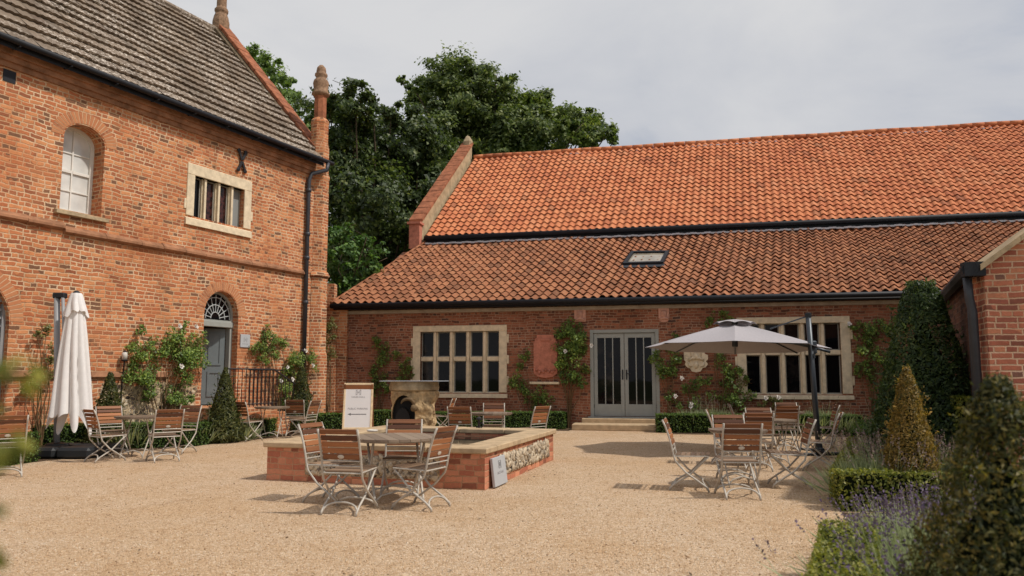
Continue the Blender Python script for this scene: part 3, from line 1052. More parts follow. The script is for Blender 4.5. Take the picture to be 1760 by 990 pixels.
vg.build('verge', 'tileL', hB, True)
MY0, MZ0, MY1, MZ1 = DL - .12, 6.86, 10.5, 11.5
xu = lambda s: .95 + .6 * s
tiles('main_roof', .92, 24.8, MY0, MZ0, MY1, MZ1, 21, .262, .04, 'tileU', hB, sag=.02, lift=.05, thk=.03, jit=.010, skew=.6)
MB().add([(.9, MY0 + .05, MZ0 - .08), (24.5, MY0 + .05, MZ0 - .08), (24.5, MY1, MZ1 - .1), (1.5, MY1, MZ1 - .1), (1.5, MY1 + 5, MZ0 - .1), (24.5, MY1 + 5, MZ0 - .1)], [(0, 1, 2, 3), (3, 2, 5, 4)]).build('roof_boarding', 'tar', hB)
rd = MB()
for i in range(52):
    rd.tube([(1.5 + i * .45, MY1, MZ1 + .05 + .012 * math.sin(i * .7)), (1.94 + i * .45, MY1, MZ1 + .05 + .012 * math.sin(i * .7 + .7))], .10, 8)
rd.build('ridge', 'tileU', hB, True)
# gap below the main roof: black gutter, lead flashing
MB().tube([(.9, MY0 - .04, MZ0 - .05), (24.6, MY0 - .04, MZ0 - .05)], .085, 8).build('gutter', 'tar', hB, True)
fl = MB()
n = 24 * 8
for i in range(n):
    x = .98 + i * .122
    z = .012 * math.cos(i * 1.47)
    fl.box(x, x + .1215, DL - .34, DL - .10, ZL1 - .10 + z, ZL1 - .04 + z)
fl.build('flashing', 'lead', hB)
# main gable parapet with coping, cement fillet on the roof side
pd = Vector((.6, MY1 - MY0 + .2, MZ1 - MZ0 + .1))
q0 = Vector((.78, MY0 - .15, MZ0 - .05))
pm_ = MB()
ptop, pbot = .62, -.4
a0, a1 = q0, q0 + pd
vs = []
for q in (a0, a1):
    for dx in (-.38, 0):
        for dz in (pbot, ptop):
            vs.append((q.x + dx, q.y, q.z + dz))
pm_.add(vs, [(0, 1, 3, 2), (4, 6, 7, 5), (0, 4, 5, 1), (2, 3, 7, 6), (1, 5, 7, 3), (0, 2, 6, 4)])
po = pm_.build('parapet', 'cement', hB)
cps = MB()
for i in range(15):
    f0, f1 = i / 15 + .003, (i + 1) / 15 - .003
    a, b = q0 + pd * f0, q0 + pd * f1
    j = random.uniform(0, .02)
    vs = []
    for q in (a, b):
        for dx in (-.48, .07):
            for dz in (ptop + .002, ptop + .09 + j):
                vs.append((q.x + dx, q.y, q.z + dz))
    cps.add(vs, [(0, 1, 3, 2), (4, 6, 7, 5), (0, 4, 5, 1), (2, 3, 7, 6), (1, 5, 7, 3), (0, 2, 6, 4)])
cps.build('coping', 'tercop', po)
kn = MB().box(q0.x - .40, q0.x + .015, q0.y - .2, q0.y + .25, q0.z - .45, q0.z + .5).box(q0.x - .47, q0.x + .07, q0.y - .26, q0.y + .2, q0.z + .502, q0.z + .59)
kn.build('kneeler', 'terra', po)
MB().lathe([(.22, a1.z + .5), (.24, a1.z + .75), (.1, a1.z + 1.0), (.02, a1.z + 1.05)], 6, (a1.x - .2, a1.y)).build('apex_stone', 'stoneW', po)
# fascia, gutter
MB().box(.0, 24, -.06, -.002, 3.40, 3.50).build('fascia', 'fascia', hB)
gt = MB().tube([(-.15, -.42, ZL0 - .03), (24.2, -.42, ZL0 - .03)], .075, 8).box(-.1, 24, -.34, -.062, ZL0 - .14, ZL0 - .10)
gt.build('gutter', 'tar', hB, True)
# stone windows
mullioned(hB, 2.38, 5.31, .84, 3.0, 2.62, 5.07, 1.0, 2.82, 5, 2.0, .135)
mullioned(hB, 11.86, 14.81, .85, 3.1, 12.1, 14.56, 1.0, 2.92, 5, 2.12, .135)
# double doors
fr = MB().bbox(7.77, 7.87, .0, .16, .33, 2.82, .006).bbox(9.63, 9.73, .0, .16, .33, 2.82, .006).bbox(7.871, 9.629, .0, .16, 2.72, 2.82, .006)
fr.bbox(7.70, 9.80, -.10, .3, .27, .329, .008)
fro = fr.build('door_frame', 'dgreyp', hB)
for s_, (a, b) in ((1, (7.875, 8.744)), (-1, (8.756, 9.625))):
    lf = MB()
    z0, z1 = .34, 2.71
    gz0, gz1 = .68, 2.58
    st_ = .105
    lf.bbox(a, a + st_, .05, .1, z0, z1, .004).bbox(b - st_, b, .05, .1, z0, z1, .004)
    lf.bbox(a + st_ + .001, b - st_ - .001, .05, .1, z0, gz0, .004).bbox(a + st_ + .001, b - st_ - .001, .05, .1, gz1, z1, .004)
    w_ = (b - a - 2 * st_)
    for k in (1, 2):
        c_ = a + st_ + w_ * k / 3
        lf.box(c_ - .014, c_ + .014, .055, .095, gz0 + .001, gz1 - .001)
    do = lf.build('door', 'dgreyp', hB)
    for k in range(3):
        MB().box(a + st_ + w_ * k / 3 + (.014 if k else 0), a + st_ + w_ * (k + 1) / 3 - (.014 if k < 2 else 0), .07, .08, gz0, gz1).build('pane', 'glass', do)
    hx = b - .05 if s_ > 0 else a + .05
    MB().box(hx - .02, hx + .02, .035, .049, 1.38, 1.66).tube([(hx, .02, 1.55), (hx + (-.0 if s_ > 0 else .12), .01, 1.55)], .012, 6).tube([(hx, .05, 1.55), (hx, .01, 1.55)], .012, 6).build('handle', 'iron', do)
    for z in (.62, 1.5, 2.4):
        hh = a - .003 if s_ > 0 else b + .003
        MB().tube([(hh, .04, z - .05), (hh, .04, z + .05)], .012, 6).build('hinge', 'iron', do)
# skylight
E0, E1 = np.array([-.38, ZL0 + .02]), np.array([DL, ZL1])
def roof_pt(u, v, off=.09):
    """point of the lower roof plane seen at u, v"""
    nrm = B.ey * -(E1[1] - E0[1]) + np.array([0, 0, 1.]) * (E1[0] - E0[0])
    p0 = B.w(0, E0[0], E0[1] + off)
    d_ = ray(u, v)
    t = ((p0 - C0) @ nrm) / (d_ @ nrm)
    return B.loc(C0 + t * d_)
qs = [roof_pt(*q) for q in ((1070, 455), (1140, 453), (1150, 433), (1085, 434))]
sl = math.atan((E1[1] - E0[1]) / (E1[0] - E0[0]))
nv_ = Vector((0, -math.sin(sl), math.cos(sl)))
qo = [Vector(q) - nv_ * .06 for q in qs]
qc = sum(qo, Vector()) / 4
qi = [q + (qc - q) * f_ for q, f_ in zip(qo, (.17,) * 4)]
vs = [q for q in qo] + [q + nv_ * .12 for q in qo] + [q + nv_ * .12 for q in qi] + [q + nv_ * .05 for q in qi]
fs = []
for r_ in range(3):
    for k in range(4):
        fs.append((r_ * 4 + k, r_ * 4 + (k + 1) % 4, (r_ + 1) * 4 + (k + 1) % 4, (r_ + 1) * 4 + k))
sko = MB().add(vs, fs).build('skylight', 'tar', hB)
MB().add([q + nv_ * .06 for q in qi], [(0, 1, 2, 3)]).build('pane', 'skyglass', sko)
ap_ = MB()
d_ = (qo[0] - qo[3]).normalized() * .22
ap_.add([qo[0] + nv_ * .05 - (qo[1] - qo[0]) * .04, qo[1] + nv_ * .05 + (qo[1] - qo[0]) * .04, qo[1] + d_ + nv_ * .04 + (qo[1] - qo[0]) * .04, qo[0] + d_ + nv_ * .04 - (qo[1] - qo[0]) * .04], [(0, 3, 2, 1)])
ap_.build('apron', 'pipe', sko)
# door steps
MB().bbox(7.35, 9.95, -1.05, -.36, 0, .17, .02).bbox(7.55, 9.9, -.359, -.101, 0, .29, .015).build('steps', 'coping', hB)

# ------------------------------------------------------------------ low brick wing on the right
hW = thing('brick_wing', 'low bright red brick outbuilding with pale verge and black downpipe', 'outbuilding', W.o, W.ang)
(e0x, e0z), (e1x, e1z) = W.hit(1686, 463), W.hit(1760, 409)
s_ = (e1z - e0z) / (e1x - e0x)
wz = e0z - s_ * e0x
apx = 3.0
MB().prism([(0, -.05), (6, -.05), (6, wz), (apx, wz + s_ * apx), (0, wz)], 0, .35).build('wall', 'brickW', hW)
# side wall running back to the barn, set at an angle
sd = Vector((.4386, .8987, 0))
rw = Matrix.Rotation(-W.ang, 3, 'Z') @ sd
sw = MB()
Lw = 10.6
vs = []
for q in (0.0, Lw):
    for e in (0, .35):
        for z in (-.05, wz - .02):
            vs.append((rw.x * q + e + (0.002 if e == 0 else 0), .351 + rw.y * q, z))
sw.add(vs, [(0, 1, 3, 2), (4, 6, 7, 5), (0, 4, 5, 1), (2, 3, 7, 6), (1, 5, 7, 3), (0, 2, 6, 4)])
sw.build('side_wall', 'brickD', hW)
vb = MB()
for q0_, q1_ in ((0., .42), (.425, .95), (.955, 1.5), (1.505, 2.2), (2.205, 3.)):
    pts = [(q0_ - .06, wz + s_ * (q0_ - .06)), (q1_ - .06, wz + s_ * (q1_ - .06))]
    vb.prism([(pts[0][0], pts[0][1] + .002), (pts[1][0], pts[1][1] + .002), (pts[1][0], pts[1][1] + .07), (pts[0][0], pts[0][1] + .07)], -.08, .30)
vb.build('verge', 'cement', hW)
vb = MB()
for i in range(2):
    pass
MB().add([(-.15, .0, wz - .12), (-.15 + rw.x * Lw, rw.y * Lw, wz - .12), (apx + rw.x * Lw, rw.y * Lw, wz + s_ * apx - .0), (apx, .0, wz + s_ * apx - .0), (6.2, 0, wz - .1), (6.2 + rw.x * Lw, rw.y * Lw, wz - .1)], [(0, 1, 2, 3), (3, 2, 5, 4)]).build('roof', 'tileL', hW)
gp = [Vector((-.16, -.05, wz - .02)) + Vector((rw.x, rw.y, 0)) * q for q in (0, Lw)]
gt = MB().tube(gp, .085, 8).box(-.22, -.002, -.06, .06, wz - .10, wz + .06)
gt.build('gutter', 'tar', hW)
MB().tube([(-.14, .1, wz - .1), (-.12, .12, wz - .35), (-.09, .13, wz - .5), (-.09, .13, 0)], .05, 8).tube([(-.02, .36, wz - .15), (-.02, .36, 0)], .04, 6).build('downpipe', 'pipe', hW, True)

# short wall joining house and barn
gw = tag(MB().box(0, 1.05, 0, .4, -.05, 3.55).box(0, .62, .02, .38, 3.551, 4.35).box(.62, .95, .02, .38, 3.551, 3.75).box(.35, .75, -.16, -.001, -.05, 3.1).build('link_wall', 'brickA'), 'short orange brick wall joining the house turret to the barn corner', 'wall')
gw.location = (-6.15, 22.45, 0)

# ------------------------------------------------------------------ wall furniture
def carved_head(u, v, label, oval):
    x, z = B.hit(u, v)
    t = thing('carved_roundel', label, 'carving', B.w(x, 0, z), B.ang, 'terracotta heads over the barn door')
    mb = MB()
    if oval:
        mb.bbox(-.15, .15, -.04, .05, -.12, .19, .015)
        mb.prism([(.15 * math.cos(R(k)), -.12 + .09 * math.sin(R(k))) for k in range(180, 361, 20)], -.039, .05)
    else:
        mb.bbox(-.17, .17, -.04, .05, -.19, .19, .012)
    mb.build('slab', 'headt', t)
    hd = MB().lathe([(.005, -.1), (.05, -.09), (.075, -.03), (.085, .03), (.075, .09), (.04, .12), (.005, .125)], 12)
    hd.v = [(q[0], q[1] * .7 - .05, q[2]) for q in hd.v]
    hd.tube([(0, -.125, .03), (0, -.135, -.02), (0, -.12, -.03)], .014, 6)
    hd.tube([(-.13, -.04, -.14), (-.05, -.07, -.1), (.05, -.07, -.1), (.13, -.04, -.14)], .035, 6)
    hd.build('head', 'headt', t, True)


carved_head(997, 542, 'square terracotta head carving above left top of the glass doors', False)
carved_head(1141, 541, 'rounded terracotta head carving above right top of the glass doors', True)
# red plaque in its recess
x, z = B.hit(938, 612)
t = thing('wall_plaque', 'red terracotta plaque with shaped top hung between the roses', 'plaque', B.w(x, 0, z), B.ang)
mb = MB().prism([(-.35, -.5), (-.22, -.6), (0, -.64), (.22, -.6), (.35, -.5), (.35, .42), (.31, .45), (.31, .5), (.25, .54), (.25, .62), (-.25, .62), (-.25, .54), (-.31, .5), (-.31, .45), (-.35, .42)], -.07, -.002)
mb.bbox(-.14, .14, -.1, -.071, .44, .52, .008)
mb.build('slab', 'terra', t)
mb = MB().tube([(-.27 + .54 * k / 30, -.075 - .012 * math.sin(k * 1.7), -.44 + .05 * math.sin(k * .9) + .03 * math.sin(k * 2.3)) for k in range(31)], [.03 + .016 * math.sin(k * 1.3) for k in range(31)], 7)
mb.build('relief', 'terra', t, True)
x, z = B.hit(936, 658)
tag(MB().bbox(-.45, .45, -.14, -.002, -.04, .03, .01).build('stone_ledge', 'stone'), 'narrow pale stone ledge on the barn wall under the red plaque', 'ledge')
o = bpy.data.objects['stone_ledge']
o.location = B.w(x, 0, z)
o.rotation_euler.z = B.ang
# pale carved corbel under the parasol
x, z = B.hit(1196, 618)
t = thing('carved_relief', 'pale carved stone corbel with small figure on the barn wall', 'carving', B.w(x, 0, z), B.ang)
t.scale = (.86, 1, 1)
pl = [(-.38, .5), (-.38, .0), (-.33, -.06), (-.36, -.14), (-.28, -.22), (-.2, -.24), (-.14, -.33), (0, -.36), (.14, -.33), (.2, -.24), (.3, -.22), (.37, -.13), (.31, -.05), (.38, .0), (.38, .12), (.28, .16), (.26, .5)]
MB().prism(pl[::1], -.09, -.002).build('slab', 'stone', t)
mb = MB().lathe([(.01, .0), (.1, .02), (.11, .12), (.06, .16), (.065, .22), (.04, .27), (.005, .28)], 10).tube([(-.24, 0, -.02), (-.1, -.06, .04), (.1, -.06, .04), (.24, 0, -.02)], .04, 7)
mb.lathe([(.005, -.26), (.07, -.22), (.09, -.14), (.05, -.06)], 9)
mb.tube([(-.25, 0, -.08), (-.22, -.04, -.16), (-.14, -.02, -.2)], .03, 6).tube([(.25, 0, -.08), (.22, -.04, -.16), (.14, -.02, -.2)], .03, 6)
mb.tube([(-.16, .0, .0), (-.16, .0, .34), (0, .0, .44), (.16, .0, .34), (.16, .0, .0)], .02, 6)
for o_ in range(len(mb.v)):
    q = mb.v[o_]
    mb.v[o_] = (q[0], q[1] * .7 - .09, q[2])
mb.build('figure', 'stone', t, True)


def text(s, size, mat, parent, loc, rot=(math.pi / 2, 0, 0), name='lettering'):
    cu = bpy.data.curves.new('t', 'FONT')
    cu.body = s
    cu.size = size
    cu.align_x = 'CENTER'
    cu.extrude = .0008
    o = bpy.data.objects.new('t', cu)
    COL.objects.link(o)
    bpy.context.view_layer.update()
    me = bpy.data.meshes.new_from_object(o.evaluated_get(bpy.context.evaluated_depsgraph_get()))
    bpy.data.objects.remove(o)
    q = link(name, me, None, parent)
    me.materials.clear()
    me.materials.append(M[mat])
    q.location = loc
    q.rotation_euler = rot
    return q


def emblem(mat, parent, s, loc, rot=(0, 0, 0)):
    """square outline with a letter inside"""
    mb = MB()
    w = s * .1
    mb.box(-s / 2, -s / 2 + w, -.002, 0, -s / 2, s / 2).box(s / 2 - w, s / 2, -.002, 0, -s / 2, s / 2)
    mb.box(-s / 2 + w, -s * .2, -.002, 0, -s / 2, -s / 2 + w).box(s * .2, s / 2 - w, -.002, 0, -s / 2, -s / 2 + w)
    mb.box(-s / 2 + w, -s * .2, -.002, 0, s / 2 - w, s / 2).box(s * .2, s / 2 - w, -.002, 0, s / 2 - w, s / 2)
    mb.box(-s * .2, -s * .1, -.002, 0, -s * .28, s * .28).box(s * .1, s * .2, -.002, 0, -s * .28, s * .28).box(-s * .1, s * .1, -.002, 0, -s * .05, s * .05)
    o = mb.build('emblem', mat, parent)
    o.location = loc
    o.rotation_euler = rot


# plaque beside the arched doorway
x, z = A.hit(420.5, 586)
t = thing('wall_sign', 'square pale grey plaque on the house wall beside the arched doorway', 'sign', A.w(x, 0, z), A.ang)
MB().bbox(-.16, .16, -.03, -.002, -.17, .17, .005).build('panel', 'signg', t)
emblem('ink', t, .11, (0, -.031, .03))
text('HALES HALL', .035, 'ink', t, (0, -.031, -.09))
# lamp on bracket
x, z = A.hit(207, 615)
t = thing('wall_lamp', 'small glass lantern on a curved black bracket on the house wall', 'lamp', A.w(x, 0, z), A.ang)
MB().tube([(0, -.14, -.08), (0, -.13, -.18), (.05, -.06, -.28), (.05, -.03, -.5), (.05, -.03, -1.0)], .014, 6).lathe([(.05, -.08), (.065, -.06), (.065, -.04)], 10, (0, -.14)).build('bracket', 'iron', t)
gl = NT('frosted lamp glass', .2, .5)
gl.col(lin(214, 208, 198))
M['lampg'] = gl.m
MB().lathe([(.055, -.04), (.06, .10), (.045, .12)], 12, (0, -.14)).build('shade', 'lampg', t, True)
MB().lathe([(.05, .12), (.02, .15), (.005, .16)], 10, (0, -.14)).build('cap', 'iron', t)

# iron railings of the landing
t = thing('iron_railing', 'black iron railing round the arched doorway landing and down its steps', 'railing', A.w(-2.8, -1.18, 0), A.ang)
rl = MB()
bars = MB()
top = .72 + .92
path = [(-1.5, top), (-.05, top), (1.2, top - .62), (1.32, top - .66)]
rl.tube([(a_, 0, b_) for a_, b_ in path], .02, 6)
rl.tube([(-1.5, 0, .80), (-.05, 0, .80)], .012, 6)
for i in range(12):
    xx_ = -1.45 + i * .127
    bars.tube([(xx_, 0, .722), (xx_, 0, top)], .010, 5)
for i in range(9):
    xx_ = .08 + i * .14
    zt_ = top - .62 * xx_ / 1.25
    zb_ = max(0.002, .72 - .144 * math.ceil(max(0, (xx_ - .05)) / .3 + .001))
    bars.tube([(xx_, 0, zb_), (xx_, 0, zt_)], .010, 5)
cl_ = [(1.32 + .07 * math.cos(a_) , 0, top - .72 + .07 * math.sin(a_)) for a_ in [R(q) for q in range(90, -200, -30)]]
rl.tube(cl_, .012, 5)
rl.build('handrail', 'iron', t)
o = bars.build('bars', 'iron', t)
t = thing('iron_railing', 'black iron railing along the house wall behind the doorway steps', 'railing', A.w(-2.7, -.14, 0), A.ang)
rl = MB().tube([(0, 0, top), (1.5, 0, top), (2.1, 0, top - .3)], .02, 6)
bars = MB()
for i in range(16):
    xx_ = .04 + i * .135
    bars.tube([(xx_, 0, max(.002, .72 - .144 * math.ceil(max(0, xx_) / .3 + .001))), (xx_, 0, top if xx_ < 1.5 else top - (xx_ - 1.5) * .5)], .010, 5)
rl.build('handrail', 'iron', t)
bars.build('bars', 'iron', t)

# ------------------------------------------------------------------ basin with carved well head
pA, pB, pC = [gnd(*q) for q in ((833, 843), (933, 790), (458, 825))]
e1 = pA - pC
L1 = np.linalg.norm(e1)
e1 /= L1
e2 = np.array([-e1[1], e1[0], 0])
L2 = (pB - pA) @ e2
Bs = Frame(pC, math.atan2(e1[1], e1[0]))
t = thing('stone_basin', 'square brick and flint basin with stone coping and dark water in the yard', 'basin', pC, Bs.ang)
bz, bt = .455, .34
wl = MB()
wl.box(0, L1, 0, bt, -.03, bz).box(0, L1, L2 - bt, L2, -.03, bz).box(0, bt, bt, L2 - bt, -.03, bz).box(L1 - bt, L1, bt, L2 - bt, -.03, bz)
wl.build('wall', 'brickP', t)
cpg = MB()
o_, w_ = .05, .42


def copings(ax, a0, a1, b0, b1):
    n_ = max(1, int(round((a1 - a0) / .8)))
    for i in range(n_):
        p0, p1 = a0 + (a1 - a0) * i / n_ + .002, a0 + (a1 - a0) * (i + 1) / n_ - .002
        j = random.uniform(-.004, .004)
        if ax == 0:
            cpg.bbox(p0, p1, b0, b1, bz + .001, bz + .08 + j, .014)
        else:
            cpg.bbox(b0, b1, p0, p1, bz + .001, bz + .08 + j, .014)


copings(0, -o_, L1 + o_, -o_, w_ - o_)
copings(0, -o_, L1 + o_, L2 + o_ - w_, L2 + o_)
copings(1, w_ - o_, L2 + o_ - w_, -o_, w_ - o_)
copings(1, w_ - o_, L2 + o_ - w_, L1 + o_ - w_, L1 + o_)
cpg.build('coping', 'coping', t)
fm = brick_mat('flint panel', PAL_B, lin(176, 150, 116), flint=(-50, 50, 9, 0), bumpy=1.)
M['flint'] = fm
fl_ = MB()


def flints(f_, n_, w__, h__):
    """knapped flint nodules bedded in the panel"""
    for k in range(n_):
        cx_, cz_ = RS.rand() * w__, RS.rand() * h__
        r_ = .022 + .03 * RS.rand()
        mb = MB().lathe([(.004, -r_), (r_ * .75, -r_ * .6), (r_, 0), (r_ * .75, r_ * .6), (.004, r_)], 7)
        ca, sa = math.cos(k), math.sin(k)
        sx_, sz_ = .8 + .7 * RS.rand(), .7 + .4 * RS.rand()
        fl_.add([f_(cx_ + (q[0] * sx_ * ca - q[2] * sz_ * sa), q[1] * .55, cz_ + (q[0] * sx_ * sa + q[2] * sz_ * ca)) for q in mb.v], mb.f)


flm = NT('flint nodules', .7, .35)
fi = flm.n('ShaderNodeNewGeometry').outputs['Random Per Island']
flm.col(flm.mix(flm.step(flm.noise(flm.obj(), 25., 4), .45, .65), flm.ramp(fi, [(0, lin(66, 60, 54)), (.25, lin(128, 116, 100)), (.5, lin(170, 152, 128)), (.75, lin(196, 180, 154)), (1, lin(110, 96, 84))]), lin(206, 192, 168)))
M['nodule'] = flm.m
MB().box(.62, L1 - .62, -.012, -.001, .1, .39).box(L1 + .001, L1 + .012, .55, L2 - .35, .1, .39).build('flint_panel', 'flint', t)
flints(lambda a_, b_, c_: (.66 + a_, b_ - .014, .125 + c_), 330, L1 - 1.32, .245)
fl_.build('flint_stones', 'nodule', t, True)['kind'] = 'stuff'
fl_ = MB()
flints(lambda a_, b_, c_: (L1 + .014 - b_, .59 + a_, .125 + c_), 330, L2 - .98, .245)
fl_.build('flint_stones', 'nodule', t, True)['kind'] = 'stuff'
wm = NT('dark basin water', .04, .5)
wm.col((.012, .014, .012, 1))
wm.bump(wm.noise(wm.obj(), 9., 3), .05, .01)
M['water'] = wm.m
MB().box(bt, L1 - bt, bt, L2 - bt, .0, .40).build('basin_water', 'water', t)

# plaque leaning on the basin
c_ = Bs.w(L1, 0, 0)
t = thing('notice_board', 'grey slate notice leaning against the sunlit side of the flint basin', 'sign', Bs.w(L1 + .075, .42, .015), Bs.ang + math.pi / 2)
mt = Matrix.Rotation(R(-7), 4, 'X')
MB().bbox(-.26, .26, -.02, .02, .0, .37, .006, mt).build('panel', 'signg', t)
emblem('inkd', t, .1, mt @ Vector((0, -.021, .27)), (R(-7), 0, 0))
text('HALES HALL', .05, 'ink', t, mt @ Vector((0, -.021, .15)), (math.pi / 2 - R(7), 0, 0))

# carved stone well head behind it
sp_ = atY(711, 740, 14.15)
t = thing('carved_fountain', 'weathered carved stone well head with dark arched niche and flat slab top', 'fountain', (sp_[0], sp_[1], 0), R(4))
bm = bmesh.new()
bmesh.ops.create_cube(bm, size=1)
bmesh.ops.subdivide_edges(bm, edges=bm.edges[:], cuts=34, use_grid_fill=True)
for v in bm.verts:
    a_ = v.co * 2
    k = (abs(a_.x) ** 3 + abs(a_.y) ** 3) ** (1 / 3)
    k_ = max(k, 1e-6)
    q = Vector((a_.x / k_ * max(abs(a_.x), abs(a_.y)), a_.y / k_ * max(abs(a_.x), abs(a_.y)), a_.z))
    hgt = (q.z + 1) / 2
    wf_ = .44 - .035 * math.sin(hgt * 3.14) - .05 * (1 - hgt) ** 2
    q = Vector((q.x * wf_, q.y * wf_ * .8, hgt * 1.17))
    if abs(a_.z) < .99 or True:
        d_ = noise.fractal(q * 3.5, .8, 2.2, 4) * .05 + noise.noise(q * 8) * .03 - max(0, noise.noise(q * 6 + Vector((3, 1, 7))) - .3) * .16
        # scrolls and lumps on the right half of the front
        for (lx, lz, lr, la) in ((.2, .35, .13, .07), (.3, .62, .1, .06), (.15, .6, .08, -.07), (.33, .2, .1, .05), (.28, .85, .1, .045), (.22, .45, .05, -.06), (.36, .42, .05, -.05)):
            e = math.hypot(q.x - lx, q.z - lz) / lr
            if e < 1 and q.y < 0:
                d_ += la * (1 - e * e)
        o2 = Vector((q.x, q.y, 0))
        if o2.length > .01:
            q += o2.normalized() * d_
    v.co = q
me = bpy.data.meshes.new('carved_block')
bm.to_mesh(me)
bm.free()
for p_ in me.polygons:
    p_.use_smooth = True
M['carve'] = simple('stained carved sandstone', lin(196, 168, 128), .9, .15, nscale=4.5, namt=.6, bump=.7, dark=lin(92, 74, 54))
blk = link('carved_block', me, 'carve', t)
cut(blk, MB().prism([(-.40, .2)] + [(.04, .2)] + [(-.18 + .22 * math.cos(R(k)), .74 + .36 * math.sin(R(k))) for k in range(0, 181, 15)], -.6, -.02))
for p_ in blk.data.polygons:
    p_.use_smooth = False
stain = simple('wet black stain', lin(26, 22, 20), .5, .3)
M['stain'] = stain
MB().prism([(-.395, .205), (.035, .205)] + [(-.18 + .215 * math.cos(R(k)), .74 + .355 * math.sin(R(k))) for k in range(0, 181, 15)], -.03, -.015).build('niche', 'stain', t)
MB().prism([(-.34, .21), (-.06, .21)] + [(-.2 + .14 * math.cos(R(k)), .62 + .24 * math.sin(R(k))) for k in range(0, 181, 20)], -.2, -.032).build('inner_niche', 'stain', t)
sc_ = MB().tube([(-.10 + .12 * math.cos(R(q)), -.34 - .02 * math.sin(R(q)), .93 + .10 * math.sin(R(q))) for q in range(170, -30, -20)], [.014, .02, .026, .03, .03, .03, .032, .035, .035, .03], 8)
sc_.lathe([(.005, -.07), (.05, -.05), (.065, 0), (.05, .05), (.005, .07)], 9, (.02, -.36))
sc_.v[-45:] = [(q[0], q[1], q[2] + .86) for q in sc_.v[-45:]]
M['scrollm'] = simple('dark stained scroll', lin(112, 92, 68), .85, .2, nscale=9, namt=.5)
sc_.build('scroll', 'scrollm', t, True)
sl_ = MB().lathe([(.43, 1.172), (.47, 1.20), (.475, 1.25), (.45, 1.36), (.40, 1.36)], 22)
sl_.v = [(q[0] * (1 + .03 * noise.noise(Vector(q) * 5)), q[1] * .86 * (1 + .05 * noise.noise(Vector(q) * 4)), q[2]) for q in sl_.v]
sl_.build('slab_top', 'stoneW', t)
MB().box(-.62, .66, -.44, .4, 1.361, 1.372).build('cover_sheet', 'lead', t)
# tap on the basin rim
p_ = gnd(790, 742, .535)
t = tag(MB().tube([(0, 0, 0), (0, 0, .14)], .018, 7).lathe([(.01, .14), (.05, .15), (.05, .18), (.02, .2)], 10).tube([(0, 0, .09), (.06, -.04, .09), (.09, -.06, .05)], .012, 6).tube([(-.05, 0, 0), (0, 0, .05), (.05, .02, 0)], .012, 6).build('water_tap', 'iron'), 'small black iron tap standing on the far coping of the basin', 'tap')
q = Bs.loc(p_)
t.location = Bs.w(q[0], L2 - .15, .531)

# ------------------------------------------------------------------ A-board
p_ = gnd(613, 747)
t = thing('sandwich_board', 'white A-board sign with pale timber frame and left arrow behind basin', 'sign', p_, R(3))
Y_ = p_[1]
k_ = Y_ / F
hw, hh = 25 * k_, 88 * k_
mt = Matrix.Rotation(R(-9), 4, 'X')
fr = MB().bbox(-hw, -hw + .05, -.015, .015, 0, hh, .004, mt).bbox(hw - .05, hw, -.015, .015, 0, hh, .004, mt).bbox(-hw + .051, hw - .051, -.015, .015, hh - .05, hh, .004, mt).bbox(-hw + .051, hw - .051, -.015, .015, .13, .18, .004, mt)
fr.build('frame', 'pine', t)
MB().box(-hw + .05, hw - .05, -.006, .006, .18, hh - .05, mt).build('panel', 'signw', t)
mt2 = Matrix.Translation((0, .36, 0)) @ Matrix.Rotation(R(9), 4, 'X')
MB().bbox(-hw, -hw + .05, -.015, .015, 0, hh - .03, .004, mt2).bbox(hw - .05, hw, -.015, .015, 0, hh - .03, .004, mt2).box(-hw + .05, hw - .05, -.006, .006, .18, hh - .05, mt2).build('rear_frame', 'teak', t)
rx = R(-9)
pt_ = lambda x_, z_: mt @ Vector((x_, -.0075, z_))
emblem('ink', t, .13, pt_(0, hh - .24), (rx, 0, 0))
text('HALES HALL', .062, 'ink', t, pt_(0, hh - .38), (math.pi / 2 + rx, 0, 0))
text('PUBLIC PARKING', .066, 'ink', t, pt_(0, hh - .68), (math.pi / 2 + rx, 0, 0))
ar = MB().box(-.2, .22, -.008, -.0065, hh - .81, hh - .79, mt)
ar.add([mt @ Vector(q) for q in ((-.25, -.0075, hh - .80), (-.17, -.0075, hh - .835), (-.17, -.0075, hh - .765))], [(0, 1, 2)])
ar.build('arrow', 'inkd', t)

